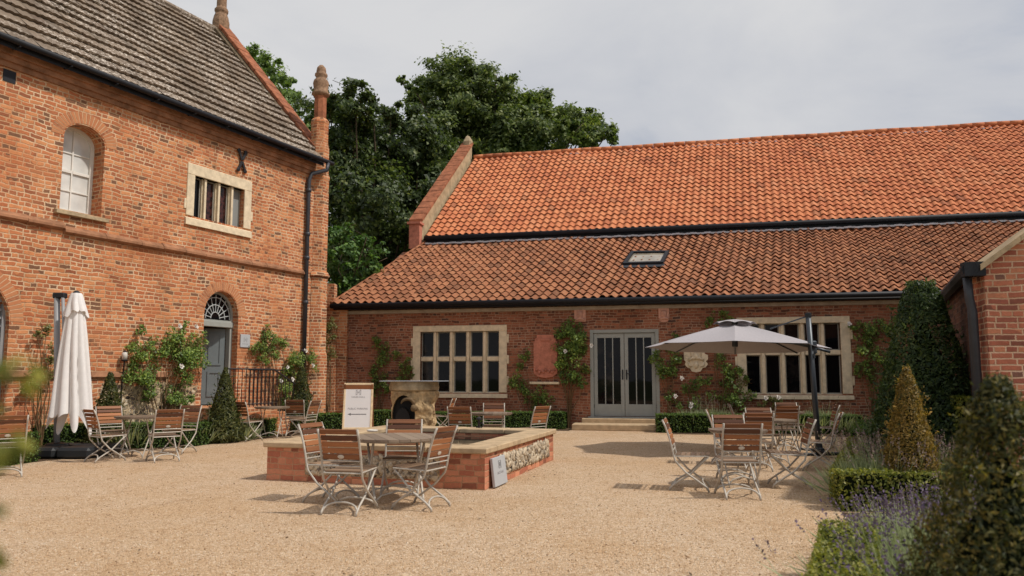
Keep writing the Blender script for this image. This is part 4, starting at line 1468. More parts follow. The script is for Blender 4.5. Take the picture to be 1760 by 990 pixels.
# ------------------------------------------------------------------ folding chairs and tables
def make_chair():
    t = thing('folding_chair', 'x', 'chair', group='folding hardwood chairs in the yard')
    ss = MB()
    for i in range(7):
        y = -.19 + i * .062
        z = .452 + .012 * (i / 6) - .010 * math.sin(math.pi * i / 6)
        ss.bbox(-.205, .205, y, y + .05, z - .018, z, .004)
    ss.build('seat', 'seatw', t)
    curve = [(-.215, .46), (-.235, .56), (-.265, .68), (-.305, .80), (-.345, .89)]
    bs = MB()

    def cp_(z):
        for (y0, z0), (y1, z1) in zip(curve, curve[1:]):
            if z <= z1 + 1e-6:
                f = (z - z0) / (z1 - z0)
                return y0 + f * (y1 - y0), math.atan2(y1 - y0, z1 - z0)
        return curve[-1][0], -.4
    for i in range(5):
        z = .60 + i * .066
        y, an = cp_(z)
        mt = Matrix.Translation((0, y + .012, z)) @ Matrix.Rotation(-an, 4, 'X')
        bs.bbox(-.208, .208, -.009, .009, -.028, .028, .004, mt)
    bb = bs.build('backrest', 'teak', t)
    y, an = cp_(.60)
    bd = MB().lathe([(.004, -.006), (.03, -.005), (.032, 0), (.004, .004)], 12)
    mt = Matrix.Translation((0, y - .002, .60)) @ Matrix.Rotation(-an, 4, 'X') @ Matrix.Rotation(R(90), 4, 'X')
    bd.v = [tuple(mt @ Vector((q[0] * 1.2, q[1] * .7, q[2]))) for q in bd.v]
    bd.build('badge', 'steel', bb)
    for s in (-1, 1):
        x = .222 * s
        MB().tube([(x, y_, z_) for y_, z_ in reversed(curve)] + [(x, -.19, .37), (x, -.06, .23), (x, .1, .12), (x, .2, .05), (x, .215, 0)], .0125, 7).build('leg', 'steel', t, True)
        x = .196 * s
        MB().tube([(x, .22, .435), (x, .15, .37), (x, -.02, .20), (x, -.2, .09), (x, -.265, .035), (x, -.27, 0)], .0125, 7).build('leg', 'steel', t, True)
    fm_ = MB()
    for z in (.50, .555):
        y, an = cp_(z)
        fm_.tube([(-.22, y, z), (.22, y, z)], .008, 6)
    fm_.tube([(-.19, .2, .43), (.19, .2, .43)], .009, 6).tube([(-.22, -.2, .425), (.22, -.2, .425)], .009, 6)
    for s in (-1, 1):
        fm_.tube([(.21 * s, -.2, .43), (.205 * s, .22, .44)], .009, 6)
    fm_.build('seat_frame', 'steel', t)
    for (xw, yf, yt) in ((.222, .213, .13), (.196, -.268, -.19)):
        pts = []
        for i in range(11):
            a = math.pi * i / 10
            h = math.sin(a) ** .7
            pts.append((-xw * math.cos(a), yf + (yt - yf) * h, .012 + .115 * h))
        MB().tube(pts, .0115, 6).build('stretcher', 'steel', t, True)
    return t


def copy_tree(o, parent=None):
    c = o.copy()
    COL.objects.link(c)
    c.parent = parent
    for ch in [q for q in ORIG[o.name]]:
        copy_tree(ch, c)
    return c


ORIG = {}


def register(o):
    ORIG[o.name] = [q for q in bpy.data.objects if q.parent == o]
    for q in ORIG[o.name]:
        register(q)


def make_table():
    t = thing('bistro_table', 'x', 'table', group='round folding tables in the yard')
    tp = MB()
    r = .5
    n = 9
    w = 2 * r / n
    for i in range(n):
        x0, x1 = -r + i * w + .0025, -r + (i + 1) * w - .0025
        up, dn = [], []
        for k in range(9):
            x = x0 + (x1 - x0) * k / 8
            y = math.sqrt(max(0, r * r - x * x))
            up.append((x, y))
            dn.append((x, -y))
        pl = dn + up[::-1]
        m_ = len(pl)
        tp.add([(a, b, .712) for a, b in pl] + [(a, b, .74) for a, b in pl],
               [tuple(range(m_ - 1, -1, -1)), tuple(range(m_, 2 * m_))] + [(k, (k + 1) % m_, (k + 1) % m_ + m_, k + m_) for k in range(m_)])
    tp.build('tabletop', 'topw', t)
    ap = MB()
    ap.tube([(.46 * math.cos(a), .46 * math.sin(a), .705) for a in [2 * math.pi * k / 28 for k in range(29)]], .01, 6)
    ap.box(-.3, .3, -.22, -.19, .695, .711).box(-.3, .3, .19, .22, .695, .711)
    ap.build('rim_frame', 'steel', t)
    for s in (-1, 1):
        for e in (-1, 1):
            MB().tube([(.27 * s, .2 * e * 1, .70), (.26 * s, .0, .37), (.25 * s, -.24 * e, .06), (.25 * s, -.27 * e, 0)], .014, 7).build('leg', 'steel', t, True)
    for e in (-1, 1):
        MB().tube([(-.25, -.25 * e, .04), (-.18, -.22 * e, .10), (0, -.2 * e, .14), (.18, -.22 * e, .10), (.25, -.25 * e, .04)], .011, 6).build('stretcher', 'steel', t, True)
    return t


bpy.context.view_layer.update()
chair0 = make_chair()
register(chair0)
table0 = make_table()
register(table0)
used = {'c': False, 't': False}


def chair(x, y, fx, fy, label):
    o = chair0 if not used['c'] else copy_tree(chair0)
    used['c'] = True
    o.location = (x, y, 0)
    o.rotation_euler.z = math.atan2(-fx, fy)
    o['label'] = label


def table(x, y, d, label, rz=0.):
    o = table0 if not used['t'] else copy_tree(table0)
    used['t'] = True
    o.location = (x, y, 0)
    o.scale = (d, d, 1)
    o.rotation_euler.z = rz
    o['label'] = label


# front group by the basin
table(-1.37, 8.68, 1.1, 'large round table with small glass dish, in front of the basin', R(20))
chair(-1.74, 7.98, .22, 1, 'chair with its back to the viewer at the table with the glass dish')
chair(-2.08, 8.62, .93, -.36, 'chair with sunlit slats at the window-side end of the glass dish table, facing the tap')
chair(-1.02, 8.22, -.9, .42, 'chair on the notice board side of the table with the glass dish')
chair(-1.37, 9.16, .05, -1, 'chair tucked between the glass dish table and the basin wall')
x_, y_, z_ = gnd(640, 742, .74)
tag(MB().lathe([(.04, .741), (.065, .742), (.075, .765), (.065, .766), (.05, .75), (.005, .749)], 18).build('glass_dish', 'lampg', None, True), 'small pale glass dish on the large table before the basin', 'dish').location = (x_, y_, 0)
# group by the closed parasol
table(-6.75, 13.3, .8, 'round table between the closed parasol and the box hedge')
chair(-6.98, 12.72, .6, .8, 'chair beside the closed parasol, showing the back of its slats')
chair(-6.02, 12.75, -.62, .78, 'chair on the railing side of the table next to the closed parasol')
chair(-7.45, 13.75, .7, -.7, 'chair half hidden behind the closed parasol table, hedge side near the parasol')
chair(-6.35, 14.05, -.2, -1, 'chair half hidden behind the closed parasol table, hedge side near the doorway')
chair(-7.38, 10.75, -.62, .78, 'chair cut by the picture edge in front of the block of hedge')
# group by the landing
table(-5.75, 17.6, .82, 'round table below the iron railings')
chair(-6.0, 16.75, .42, .9, 'chair in front of the small clipped cone by the doorway, back turned')
chair(-5.35, 18.25, -.1, 1, 'chair with dark slats between the railings table and the corner cone')
chair(-4.98, 17.55, -.93, .3, 'chair with pale frame between the railings table and the A-board')
# group behind the basin
table(-.42, 14.6, .86, 'round table behind the basin, below the five light window')
chair(-.93, 14.0, .18, 1, 'chair behind the basin tap with dark slats turned to the viewer')
chair(-.38, 15.35, .02, -1, 'chair facing the viewer under the wide window, front slats sunlit')
chair(.34, 14.15, -.72, .68, 'chair standing apart at the basin corner nearest the glass doors')
chair(-1.85, 19.3, -1, .15, 'chair seen side on between the carved well head and the window')
# three tables under the open parasol
table(3.02, 9.85, .76, 'round table of the open parasol group farthest from the barn')
chair(2.32, 9.55, .96, -.28, 'chair seen from the side at the glass door end of the front parasol table')
chair(2.72, 8.95, .05, 1, 'chair with badge and back to viewer, nearest of the open parasol chairs')
chair(3.62, 9.75, -.98, .2, 'chair edge on beside the black parasol base, front parasol table')
chair(3.12, 10.35, -.05, -1, 'chair with glowing slats just behind the front parasol table')
table(4.3, 12.2, .8, 'middle round table in the row beneath the open parasol')
chair(3.80, 11.55, .1, 1, 'chair back-on at the middle parasol table')
chair(4.4, 12.85, -.05, -1, 'chair facing out across the middle parasol table')
chair(3.62, 12.35, .96, -.25, 'chair with leaning slats at the hedge side of the middle parasol table')
chair(4.78, 11.5, -.85, .5, 'chair with bare frame showing beside the parasol pole')
table(5.55, 15.0, .8, 'round table nearest the barn window beneath the open parasol')
chair(5.3, 14.4, .06, 1, 'chair back-on at the table nearest the right barn window')
chair(5.95, 15.7, -.1, -1, 'chair facing out, right below the right barn window sill')
chair(4.85, 15.2, .97, -.2, 'chair partly behind rose stems at the table nearest the barn window')
chair(6.2, 14.8, -.95, .25, 'chair on the lavender side of the table nearest the barn window')

# ------------------------------------------------------------------ open cantilever parasol
cz, cyy = 2.02, 14.5
cxx = (1263 - 880) / F * cyy
t = thing('cantilever_parasol', 'open pale grey cantilever parasol over the folding tables', 'parasol', gnd(1408, 783))
t_loc = Vector(gnd(1408, 783))
cen = Vector((cxx, cyy, 0)) - t_loc
fab = NT('pale grey parasol canvas', .85, .15)
nf = fab.noise(fab.obj(), 40., 3)
fab.col(fab.ramp(nf, [(.3, lin(158, 153, 156)), (.7, lin(172, 167, 169))]))
trn = fab.n('ShaderNodeBsdfTranslucent', {0: lin(200, 170, 150)})
ms_ = fab.n('ShaderNodeMixShader', {0: .0})
fab.t.links.new(fab.p.outputs[0], ms_.inputs[1])
fab.t.links.new(trn.outputs[0], ms_.inputs[2])
fab.t.links.new(ms_.outputs[0], fab.out.inputs[0])
M['canvas'] = fab.m
Rc, rise = 1.78, .50
tilt = Matrix.Translation((cen.x, cen.y, cz)) @ Matrix.Rotation(R(-1.5), 4, 'X') @ Matrix.Rotation(R(1.5), 4, 'Y')
N8, nr_, na_ = 8, 9, 6
vs, fs = [], []
a_off = -R(107)
for i in range(nr_ + 1):
    f = .10 + .90 * i / nr_
    for k in range(N8 * na_):
        sct, fr_ = divmod(k, na_)
        a0_, a1_ = a_off + 2 * math.pi * sct / N8, a_off + 2 * math.pi * (sct + 1) / N8
        w_ = fr_ / na_
        x_ = (1 - w_) * math.cos(a0_) + w_ * math.cos(a1_)
        y_ = (1 - w_) * math.sin(a0_) + w_ * math.sin(a1_)
        sg = 4 * w_ * (1 - w_)
        rr_ = Rc * f * (1 - .05 * sg * f)
        z_ = rise * (1 - f ** 1.12) - .03 * sg * math.sin(math.pi * f)
        vs.append(tilt @ Vector((x_ * rr_, y_ * rr_, z_)))
nn = N8 * na_
for i in range(nr_):
    for k in range(nn):
        fs.append((i * nn + k, (i + 1) * nn + k, (i + 1) * nn + (k + 1) % nn, i * nn + (k + 1) % nn))
mb = MB().add(vs, fs)
cpo = mb.build('canopy', 'canvas', t)
sol = cpo.modifiers.new('s', 'SOLIDIFY')
sol.thickness = .004
# vent cap
vs, fs = [], []
for i, (f, z_) in enumerate(((.02, .60), (.12, .575), (.235, .50))):
    for k in range(nn):
        sct, fr_ = divmod(k, na_)
        a0_, a1_ = a_off + 2 * math.pi * sct / N8, a_off + 2 * math.pi * (sct + 1) / N8
        w_ = fr_ / na_
        x_ = (1 - w_) * math.cos(a0_) + w_ * math.cos(a1_)
        y_ = (1 - w_) * math.sin(a0_) + w_ * math.sin(a1_)
        up_ = .035 * math.sin(math.pi * w_) * (i == 2)
        vs.append(tilt @ Vector((x_ * Rc * f, y_ * Rc * f, z_ - .03 + up_)))
for i in range(2):
    for k in range(nn):
        fs.append((i * nn + k, (i + 1) * nn + k, (i + 1) * nn + (k + 1) % nn, i * nn + (k + 1) % nn))
vo_ = MB().add(vs, fs).build('vent', 'canvas', cpo)
vo_.modifiers.new('s', 'SOLIDIFY').thickness = .004
hub = tilt @ Vector((0, 0, .30))
for k in range(N8):
    a_ = a_off + 2 * math.pi * k / N8
    e_ = tilt @ Vector((Rc * math.cos(a_) * .99, Rc * math.sin(a_) * .99, -.015))
    m_ = tilt @ Vector((Rc * math.cos(a_) * .5, Rc * math.sin(a_) * .5, rise * .5 - .01))
    MB().tube([tilt @ Vector((Rc * math.cos(a_) * .1, Rc * math.sin(a_) * .1, rise * .9)), m_, e_], .013, 6).build('rib', 'anth', t)
    MB().tube([hub, tilt @ Vector((Rc * math.cos(a_) * .62, Rc * math.sin(a_) * .62, rise * .38 - .03))], .009, 5).build('strut', 'anth', t)
MB().lathe([(.05, .0), (.06, .02), (.06, .5), (.03, .55)], 10).build('hub', 'anth', t).matrix_basis = tilt @ Matrix.Translation((0, 0, .02))
ptop = Vector(atY(1389, 543, t_loc.y - .05)) - t_loc
pl_ = MB().tube([(0, 0, .06), ptop], .05, 10)
pl_.build('pole', 'anth', t, True)
MB().lathe([(.052, -.03), (.062, -.02), (.062, .05), (.03, .06)], 10, (ptop.x, ptop.y)).build('pole_cap', 'black', t).location.z = ptop.z
jn = Vector(atY(1397, 597, t_loc.y)) - t_loc
cl = MB().lathe([(.055, -.12), (.075, -.1), (.075, .1), (.055, .12)], 10, (jn.x, jn.y))
cl.tube([jn + Vector((-.02, -.10, -.12)), jn + Vector((-.02, -.10, -.2))], .02, 6)
cl.v = [(q[0], q[1], q[2] + (jn.z if i < 40 else 0)) for i, q in enumerate(cl.v)]
cl.build('crank_box', 'anth', t)
apex_ = tilt @ Vector((0, 0, .42))
MB().tube([jn + Vector((.28, -.1, -.09)), jn, tilt @ Vector((1.05, -.30, .10)), tilt @ Vector((0, 0, .22))], .026, 8).build('arm', 'anth', t, True)
MB().tube([ptop, tilt @ Vector((.56, -.42, .36))], .014, 6).build('tie_bar', 'anth', t)
ba = MB().bbox(-.5, .5, -.05, .05, 0, .055, .01).bbox(-.05, .05, -.5, .5, .056, .10, .01)
ba.lathe([(.10, .1), (.09, .13), (.065, .15), (.06, .26)], 12)
ba.build('cross_base', 'black', t).rotation_euler.z = R(12)

# ------------------------------------------------------------------ closed parasol
pb = gnd(97, 784)
t = thing('closed_parasol', 'closed white parasol hanging in folds beside its grey pole', 'parasol', pb)
kY = pb[1] / F
h_ = (atY(97, 505, pb[1]))[2]
tl_ = Vector(atY(98, 507, pb[1])) - Vector(pb)
MB().tube([(0, 0, .1), (tl_.x, 0, h_)], .052, 10).build('pole', 'alu', t, True)
MB().tube([(tl_.x + .13, -.03, h_ - .05), (.10, -.02, 1.35)], .03, 8).tube([(tl_.x, 0, h_ - .05), (tl_.x + .14, -.03, h_ - .04)], .028, 8).build('arm', 'alu', t, True)
MB().bbox(tl_.x - .06, tl_.x + .17, -.06, .06, h_ - .09, h_ + .02, .02).build('pole_cap', 'black', t)
MB().bbox(-.07, .07, -.08, .09, 1.0, 1.35, .03).build('crank_box', 'black', t)
ba = MB()
for i in (0, 1):
    for j in (0, 1):
        ba.bbox(-.32 + i * .62, .29 + i * .62 - .0, -.55 + j * .56, j * .56, 0, .20, .05)
ba.lathe([(.2, .2), (.18, .23), (.08, .25)], 14)
ba.build('weighted_base', 'black', t)
clm = NT('white canvas', .8, .15)
clm.col(clm.ramp(clm.noise(clm.obj(), 12., 3), [(.3, lin(238, 236, 234)), (.7, lin(246, 244, 242))]))
tr_ = clm.n('ShaderNodeBsdfTranslucent', {0: lin(235, 215, 195)})
ms_ = clm.n('ShaderNodeMixShader', {0: .2})
clm.t.links.new(clm.p.outputs[0], ms_.inputs[1])
clm.t.links.new(tr_.outputs[0], ms_.inputs[2])
clm.t.links.new(ms_.outputs[0], clm.out.inputs[0])
M['white_canvas'] = clm.m


def drape(cxy, z1, zb, r0, r1, folds, seed, hem, n_a=144, n_z=34, amp=.42, ecc=.8):
    vs, fs = [], []
    rs = np.random.RandomState(seed)
    ph = rs.rand(6) * 6.28
    for i in range(n_z + 1):
        f = i / n_z
        for k in range(n_a):
            a = 2 * math.pi * k / n_a
            w_ = a + .10 * math.sin(2 * a + ph[0]) + .05 * math.sin(5 * a + ph[1]) + .18 * f * math.sin(ph[2] + 3 * f)
            fold = abs(math.sin(folds / 2 * w_)) ** .8
            big = .5 + .5 * math.sin(3 * a + ph[3])
            r = r0 + (r1 - r0) * f ** .85
            r *= 1 - amp * (1 - fold) * min(1, .25 + f * 1.2)
            r *= 1 + .10 * f * (big - .5)
            z = z1 + (zb + hem * (math.sin(2 * a + ph[4]) * .5 + (1 - fold) * .8 + .35 * math.sin(7 * a + ph[5])) - z1) * f
            vs.append((cxy[0] + r * math.cos(a), cxy[1] + r * ecc * math.sin(a), z))
    for i in range(n_z):
        for k in range(n_a):
            fs.append((i * n_a + k, (i + 1) * n_a + k, (i + 1) * n_a + (k + 1) % n_a, i * n_a + (k + 1) % n_a))
    return MB().add(vs, fs)


yc_ = pb[1] - .2
ct_ = Vector(atY(131, 512, yc_)) - Vector(pb)
cb_ = Vector(atY(121, 740, yc_)) - Vector(pb)
cx_ = 0.
ztop = atY(128, 508, pb[1])[2]
zbot = atY(120, 742, pb[1])[2]
dm_ = drape((0, -.2), ztop - .05, zbot + .16, .11, .40, 9, 3, .26)
shx = lambda q: (q[0] + cb_.x + (ct_.x - cb_.x) * (q[2] - cb_.z) / (ct_.z - cb_.z), q[1], q[2])
dm_.v = [shx(q) for q in dm_.v]
o = dm_.build('canopy', 'white_canvas', t, True)
dm_ = drape((0, -.2), ztop + .02, ztop - .40, .095, .225, 7, 5, .12, 96, 10, .25)
dm_.v = [shx(q) for q in dm_.v]
o2 = dm_.build('vent', 'white_canvas', o, True)
MB().lathe([(.03, ztop - .1), (.07, ztop), (.05, ztop + .05), (.02, ztop + .07)], 10, (ct_.x, -.2)).build('hub_cap', 'black', t)

# ------------------------------------------------------------------ plants
def rand_quad_pts(n, corners):
    a, b, c, d = [np.array(q, float) for q in corners]
    s, t = RS.rand(n, 1), RS.rand(n, 1)
    return a * (1 - s) * (1 - t) + b * s * (1 - t) + c * s * t + d * (1 - s) * t


def hedge(label, p0, p1, width, h, mat='box', size=.022, dens=1100, group='clipped box hedges round the yard', inside=1, cat='hedge'):
    """clipped hedge whose front bottom edge runs p0 -> p1; width extends to the left of that direction * inside"""
    p0, p1 = np.array([p0[0], p0[1], 0]), np.array([p1[0], p1[1], 0])
    d = p1 - p0
    L = np.linalg.norm(d)
    d /= L
    nrm = np.array([-d[1], d[0], 0]) * inside
    ang = math.atan2(d[1], d[0])
    t = thing('box_hedge', label, cat, p0, ang, group)
    s_ = inside
    y0, y1 = (0, width) if s_ > 0 else (-width, 0)
    e = .035
    nx, ny_, nz_ = max(2, int(L / .12)), max(2, int(width / .12)), max(2, int(h / .12))
    bm = bmesh.new()
    bmesh.ops.create_cube(bm, size=1)
    bmesh.ops.subdivide_edges(bm, edges=[q for q in bm.edges if abs((q.verts[0].co - q.verts[1].co).x) > .5], cuts=nx)
    for v in bm.verts:
        v.co = Vector((e + (v.co.x + .5) * (L - 2 * e), y0 + e + (v.co.y + .5) * (y1 - y0 - 2 * e), (v.co.z + .5) * (h - e)))
        v.co += Vector((0, 1, 1)) * noise.noise(v.co * 3 + Vector(p0)) * .02
    me = bpy.data.meshes.new('interior')
    bm.to_mesh(me)
    bm.free()
    link('interior', me, 'core', t)
    faces = [([(0, y0, 0), (L, y0, 0), (L, y0, h), (0, y0, h)], (0, -1, 0)), ([(0, y1, 0), (L, y1, 0), (L, y1, h), (0, y1, h)], (0, 1, 0)),
             ([(0, y0, 0), (0, y1, 0), (0, y1, h), (0, y0, h)], (-1, 0, 0)), ([(L, y0, 0), (L, y1, 0), (L, y1, h), (L, y0, h)], (1, 0, 0)),
             ([(0, y0, h), (L, y0, h), (L, y1, h), (0, y1, h)], (0, 0, 1))]
    cs, ns = [], []
    for c4, nn_ in faces:
        a, b, c, dd = [np.array(q, float) for q in c4]
        area = np.linalg.norm(b - a) * np.linalg.norm(dd - a)
        n = int(area * dens)
        pts = rand_quad_pts(n, c4)
        nv = np.array(nn_, float)
        f = pts * 5 + p0
        wav = np.array([noise.noise(Vector(q)) for q in f]) * .022
        pts = pts + nv * (wav - .012 + RS.normal(size=n) * .012)[:, None]
        cs.append(pts)
        ns.append(unit(nv + RS.normal(size=(n, 3)) * .55))
    cs, ns = np.concatenate(cs), np.concatenate(ns)
    leaves('foliage', cs, ns, size * (.7 + .6 * RS.rand(len(cs))), mat, t, .55)
    return t


def topiary(label, base, h, r, mat, size, n, group=None, top=.06, rough=.03, power=1., cat='shrub'):
    t = thing('topiary_cone', label, cat, base, 0, group)
    prof = lambda f: r * ((1 - f) ** power * (1 - top) + top) * min(1, .75 + f * 4)
    mb = MB()
    k_ = 14
    mb.lathe([(max(.005, (prof(i / k_) * .86 - .02) * min(1, 2.2 * (1.02 - i / k_))), .04 + (h * .93 - .1) * i / k_) for i in range(k_ + 1)], 16)
    mb.build('interior', 'core', t, True)
    MB().tube([(0, 0, 0), (0, 0, .3)], [.04, .03], 8).build('trunk', 'bark', t)
    f = np.where(RS.rand(n) < .88, 1 - np.sqrt(1 - RS.rand(n) * .995), .8 + .2 * RS.rand(n))
    a = RS.rand(n) * 6.283
    rr = np.array([prof(q) for q in f])
    sd = RS.rand() * 50
    lump = np.array([noise.fractal(Vector((math.cos(x) * 2.2 + sd, math.sin(x) * 2.2, q * h / r * 1.4)), .7, 2, 3) for x, q in zip(a, f)])
    rr = rr * np.where(f > .93, RS.rand(n) ** .5, 1.) * (1 + lump * rough * 2.5 + RS.normal(size=n) * rough * .8) + .01
    c = np.stack([rr * np.cos(a), rr * np.sin(a), f * (h - .02) + .03 + RS.normal(size=n) * .015], 1)
    c[:, 2] = np.maximum(c[:, 2], .02)
    nv = unit(np.stack([np.cos(a), np.sin(a), .45 + 0 * a], 1) + RS.normal(size=(n, 3)) * .6)
    # young shoots standing out of the clipped face
    ns_ = n // 45
    f2 = 1 - np.sqrt(1 - RS.rand(ns_) * .99)
    a2 = RS.rand(ns_) * 6.283
    r2 = np.array([prof(q) for q in f2])
    b2 = np.stack([r2 * np.cos(a2), r2 * np.sin(a2), f2 * (h - .02) + .03], 1)
    d2 = unit(np.stack([np.cos(a2), np.sin(a2), .9 + 0 * a2], 1) + RS.normal(size=(ns_, 3)) * .4)
    k2 = 8
    u2 = np.repeat(np.arange(ns_), k2)
    ln_ = (size * (2.2 + 3.2 * RS.rand(ns_) * (1 + rough * 8)))[u2]
    c2 = b2[u2] + d2[u2] * (ln_ * np.tile(np.linspace(0, 1, k2), ns_))[:, None] + RS.normal(size=(ns_ * k2, 3)) * size * .25
    c = np.concatenate([c, c2])
    nv = np.concatenate([nv, unit(d2[u2] * .3 + RS.normal(size=(ns_ * k2, 3)))])
    n = len(c)
    leaves('foliage', c, nv, size * (.55 + .8 * RS.rand(n)), mat, t, .36)
    return t


def rose(label, fr, clumps, stems_from, flowers=(), mat='rose', size=.05, dens=1., thick=.22, group='roses trained up the brick walls', fsz=.05, cat='climbing rose'):
    x0, _ = fr.hit(stems_from, 700)
    base = fr.w(x0, -.16, 0)
    t = thing('climbing_rose', label, cat, base, fr.ang, group)
    C, Nn = [], []
    st = MB()
    zr = []
    for (u, v, rp) in clumps:
        x, z = fr.hit(u, v, -.15)
        Y = fr.w(x, -.15, z)[1]
        r = rp * Y / F
        n = int(dens * 6000 * r * r * (.05 / size) ** 2) + 30
        p, d = ball_pts(n, .2)
        # break the ball into sprays
        ctr = ball_pts(max(3, int(5 + r * 14)), .3)[0]
        wi = RS.randint(0, len(ctr), n)
        p = ctr[wi] * .8 + p * .38
        r *= 1.27
        c = np.stack([p[:, 0] * r + x - x0, -.0 + np.minimum(p[:, 1], .6) * min(thick, r), p[:, 2] * r + z], 1)
        c[:, 1] = np.minimum(c[:, 1], .13)
        c[:, 2] = np.maximum(c[:, 2], .04)
        C.append(c)
        Nn.append(unit(np.stack([0 * d[:, 0], -.7 + 0 * d[:, 0], .6 + 0 * d[:, 0]], 1) + RS.normal(size=(n, 3)) * .6))
        zr.append((x - x0, z, r))
    for (xx, z, r) in zr:
        pts = []
        k = 7
        ph = RS.rand() * 6
        for i in range(k + 1):
            f = i / k
            pts.append((xx * f ** 1.3 + .08 * math.sin(ph + f * 7) * f, -.0 + .06 * math.sin(ph * 2 + f * 5), z * f))
        st.tube(pts, [.014 - .008 * i / k for i in range(k + 1)], 5)
        for q in range(9):
            a = RS.rand() * 6.28
            st.tube([(xx, 0, z), (xx + r * .5 * math.cos(a), -.04, z + r * .5 * math.sin(a)), (xx + r * 1.05 * math.cos(a + .2), -.06, z + r * 1.1 * math.sin(a + .2) * 1.0)], [.007, .005, .002], 4)
    st.build('stems', 'cane', t)
    C, Nn = np.concatenate(C), np.concatenate(Nn)
    leaves('foliage', C, Nn, size * .62 * (.5 + .8 * RS.rand(len(C))), mat, t, .55)
    for (u, v) in flowers:
        x, z = fr.hit(u, v, -.32)
        mb = MB()
        for q in range(16):
            a = q * 2.4
            rr_ = fsz * (.25 + .75 * q / 16)
            mt = Matrix.Translation((x - x0 + RS.normal() * .0, -.2, z)) @ Matrix.Rotation(R(75) + RS.normal() * .2, 4, 'X') @ Matrix.Rotation(a, 4, 'Z') @ Matrix.Translation((rr_, 0, .02 - rr_ * .35)) @ Matrix.Rotation(-.9 + q * .05, 4, 'Y')
            s_ = fsz * .6
            mb.add([mt @ Vector(w_) for w_ in ((-s_, 0, 0), (-s_ * .3, s_ * .8, .01), (s_ * .7, s_ * .5, .02), (s_, 0, .03), (s_ * .7, -s_ * .5, .02), (-s_ * .3, -s_ * .8, .01))], [(0, 1, 2, 3, 4, 5)])
        mb.build('flower', 'petal', t, False)
    return t


def lavender(label, x, y, h, spread, nb, ns, mat='lavL', fmat='lavF', group='lavender plants in the beds', lean=(0, 0), bw=.007):
    t = thing('lavender_plant', label, 'lavender', (x, y, 0), 0, group)
    a = RS.rand(nb) * 6.283
    tilt = np.abs(RS.normal(size=nb)) * .45
    ln = h * (.55 + .35 * RS.rand(nb))
    bx = RS.normal(size=(nb, 2)) * spread * .28
    d = np.stack([np.cos(a) * np.sin(tilt) + lean[0], np.sin(a) * np.sin(tilt) + lean[1], np.cos(tilt)], 1)
    b = np.stack([bx[:, 0], bx[:, 1], .02 + 0 * a], 1)
    d[:, :2] += bx / max(spread, .1) * .9
    d = unit(d)
    side = unit(np.cross(d, RS.normal(size=(nb, 3))))
    m = b + d * (ln * .55)[:, None]
    e = b + d * ln[:, None] - np.array([0, 0, 1]) * (ln * .08)[:, None]
    w = bw * (.7 + .6 * RS.rand(nb))[:, None]
    v = np.stack([b, m + side * w, e, m - side * w], 1).reshape(-1, 3)
    v[:, 2] = np.maximum(v[:, 2], .005)
    link('foliage', arr_mesh('foliage', v, np.arange(4 * nb).reshape(nb, 4)), mat, t)
    if ns:
        a = RS.rand(ns) * 6.283
        tilt = np.abs(RS.normal(size=ns)) * .38
        ln = h * (.85 + .4 * RS.rand(ns))
        bx = RS.normal(size=(ns, 2)) * spread * .25
        d = np.stack([np.cos(a) * np.sin(tilt) + lean[0], np.sin(a) * np.sin(tilt) + lean[1], np.cos(tilt)], 1)
        d[:, :2] += bx / max(spread, .1) * .9
        d = unit(d)
        b = np.stack([bx[:, 0], bx[:, 1], .03 + 0 * a], 1)
        tip = b + d * ln[:, None]
        side = unit(np.cross(d, RS.normal(size=(ns, 3))))
        s1 = .0022
        v = np.stack([b - side * s1, b + side * s1, tip + side * s1 * .7, tip - side * s1 * .7], 1).reshape(-1, 3)
        link('flower_stalks', arr_mesh('flower_stalks', v, np.arange(4 * ns).reshape(ns, 4)), mat, t)
        k = 9
        u_ = np.repeat(np.arange(ns), k)
        ff_ = np.tile(np.linspace(-.055, .035, k), ns) + RS.normal(size=ns * k) * .004
        c = tip[u_] + d[u_] * ff_[:, None] + RS.normal(size=(ns * k, 3)) * .005
        leaves('flower_spikes', c, unit(RS.normal(size=(ns * k, 3))), .011 * (.7 + .6 * RS.rand(ns * k)), fmat, t, .6)['kind'] = 'stuff'
    return t


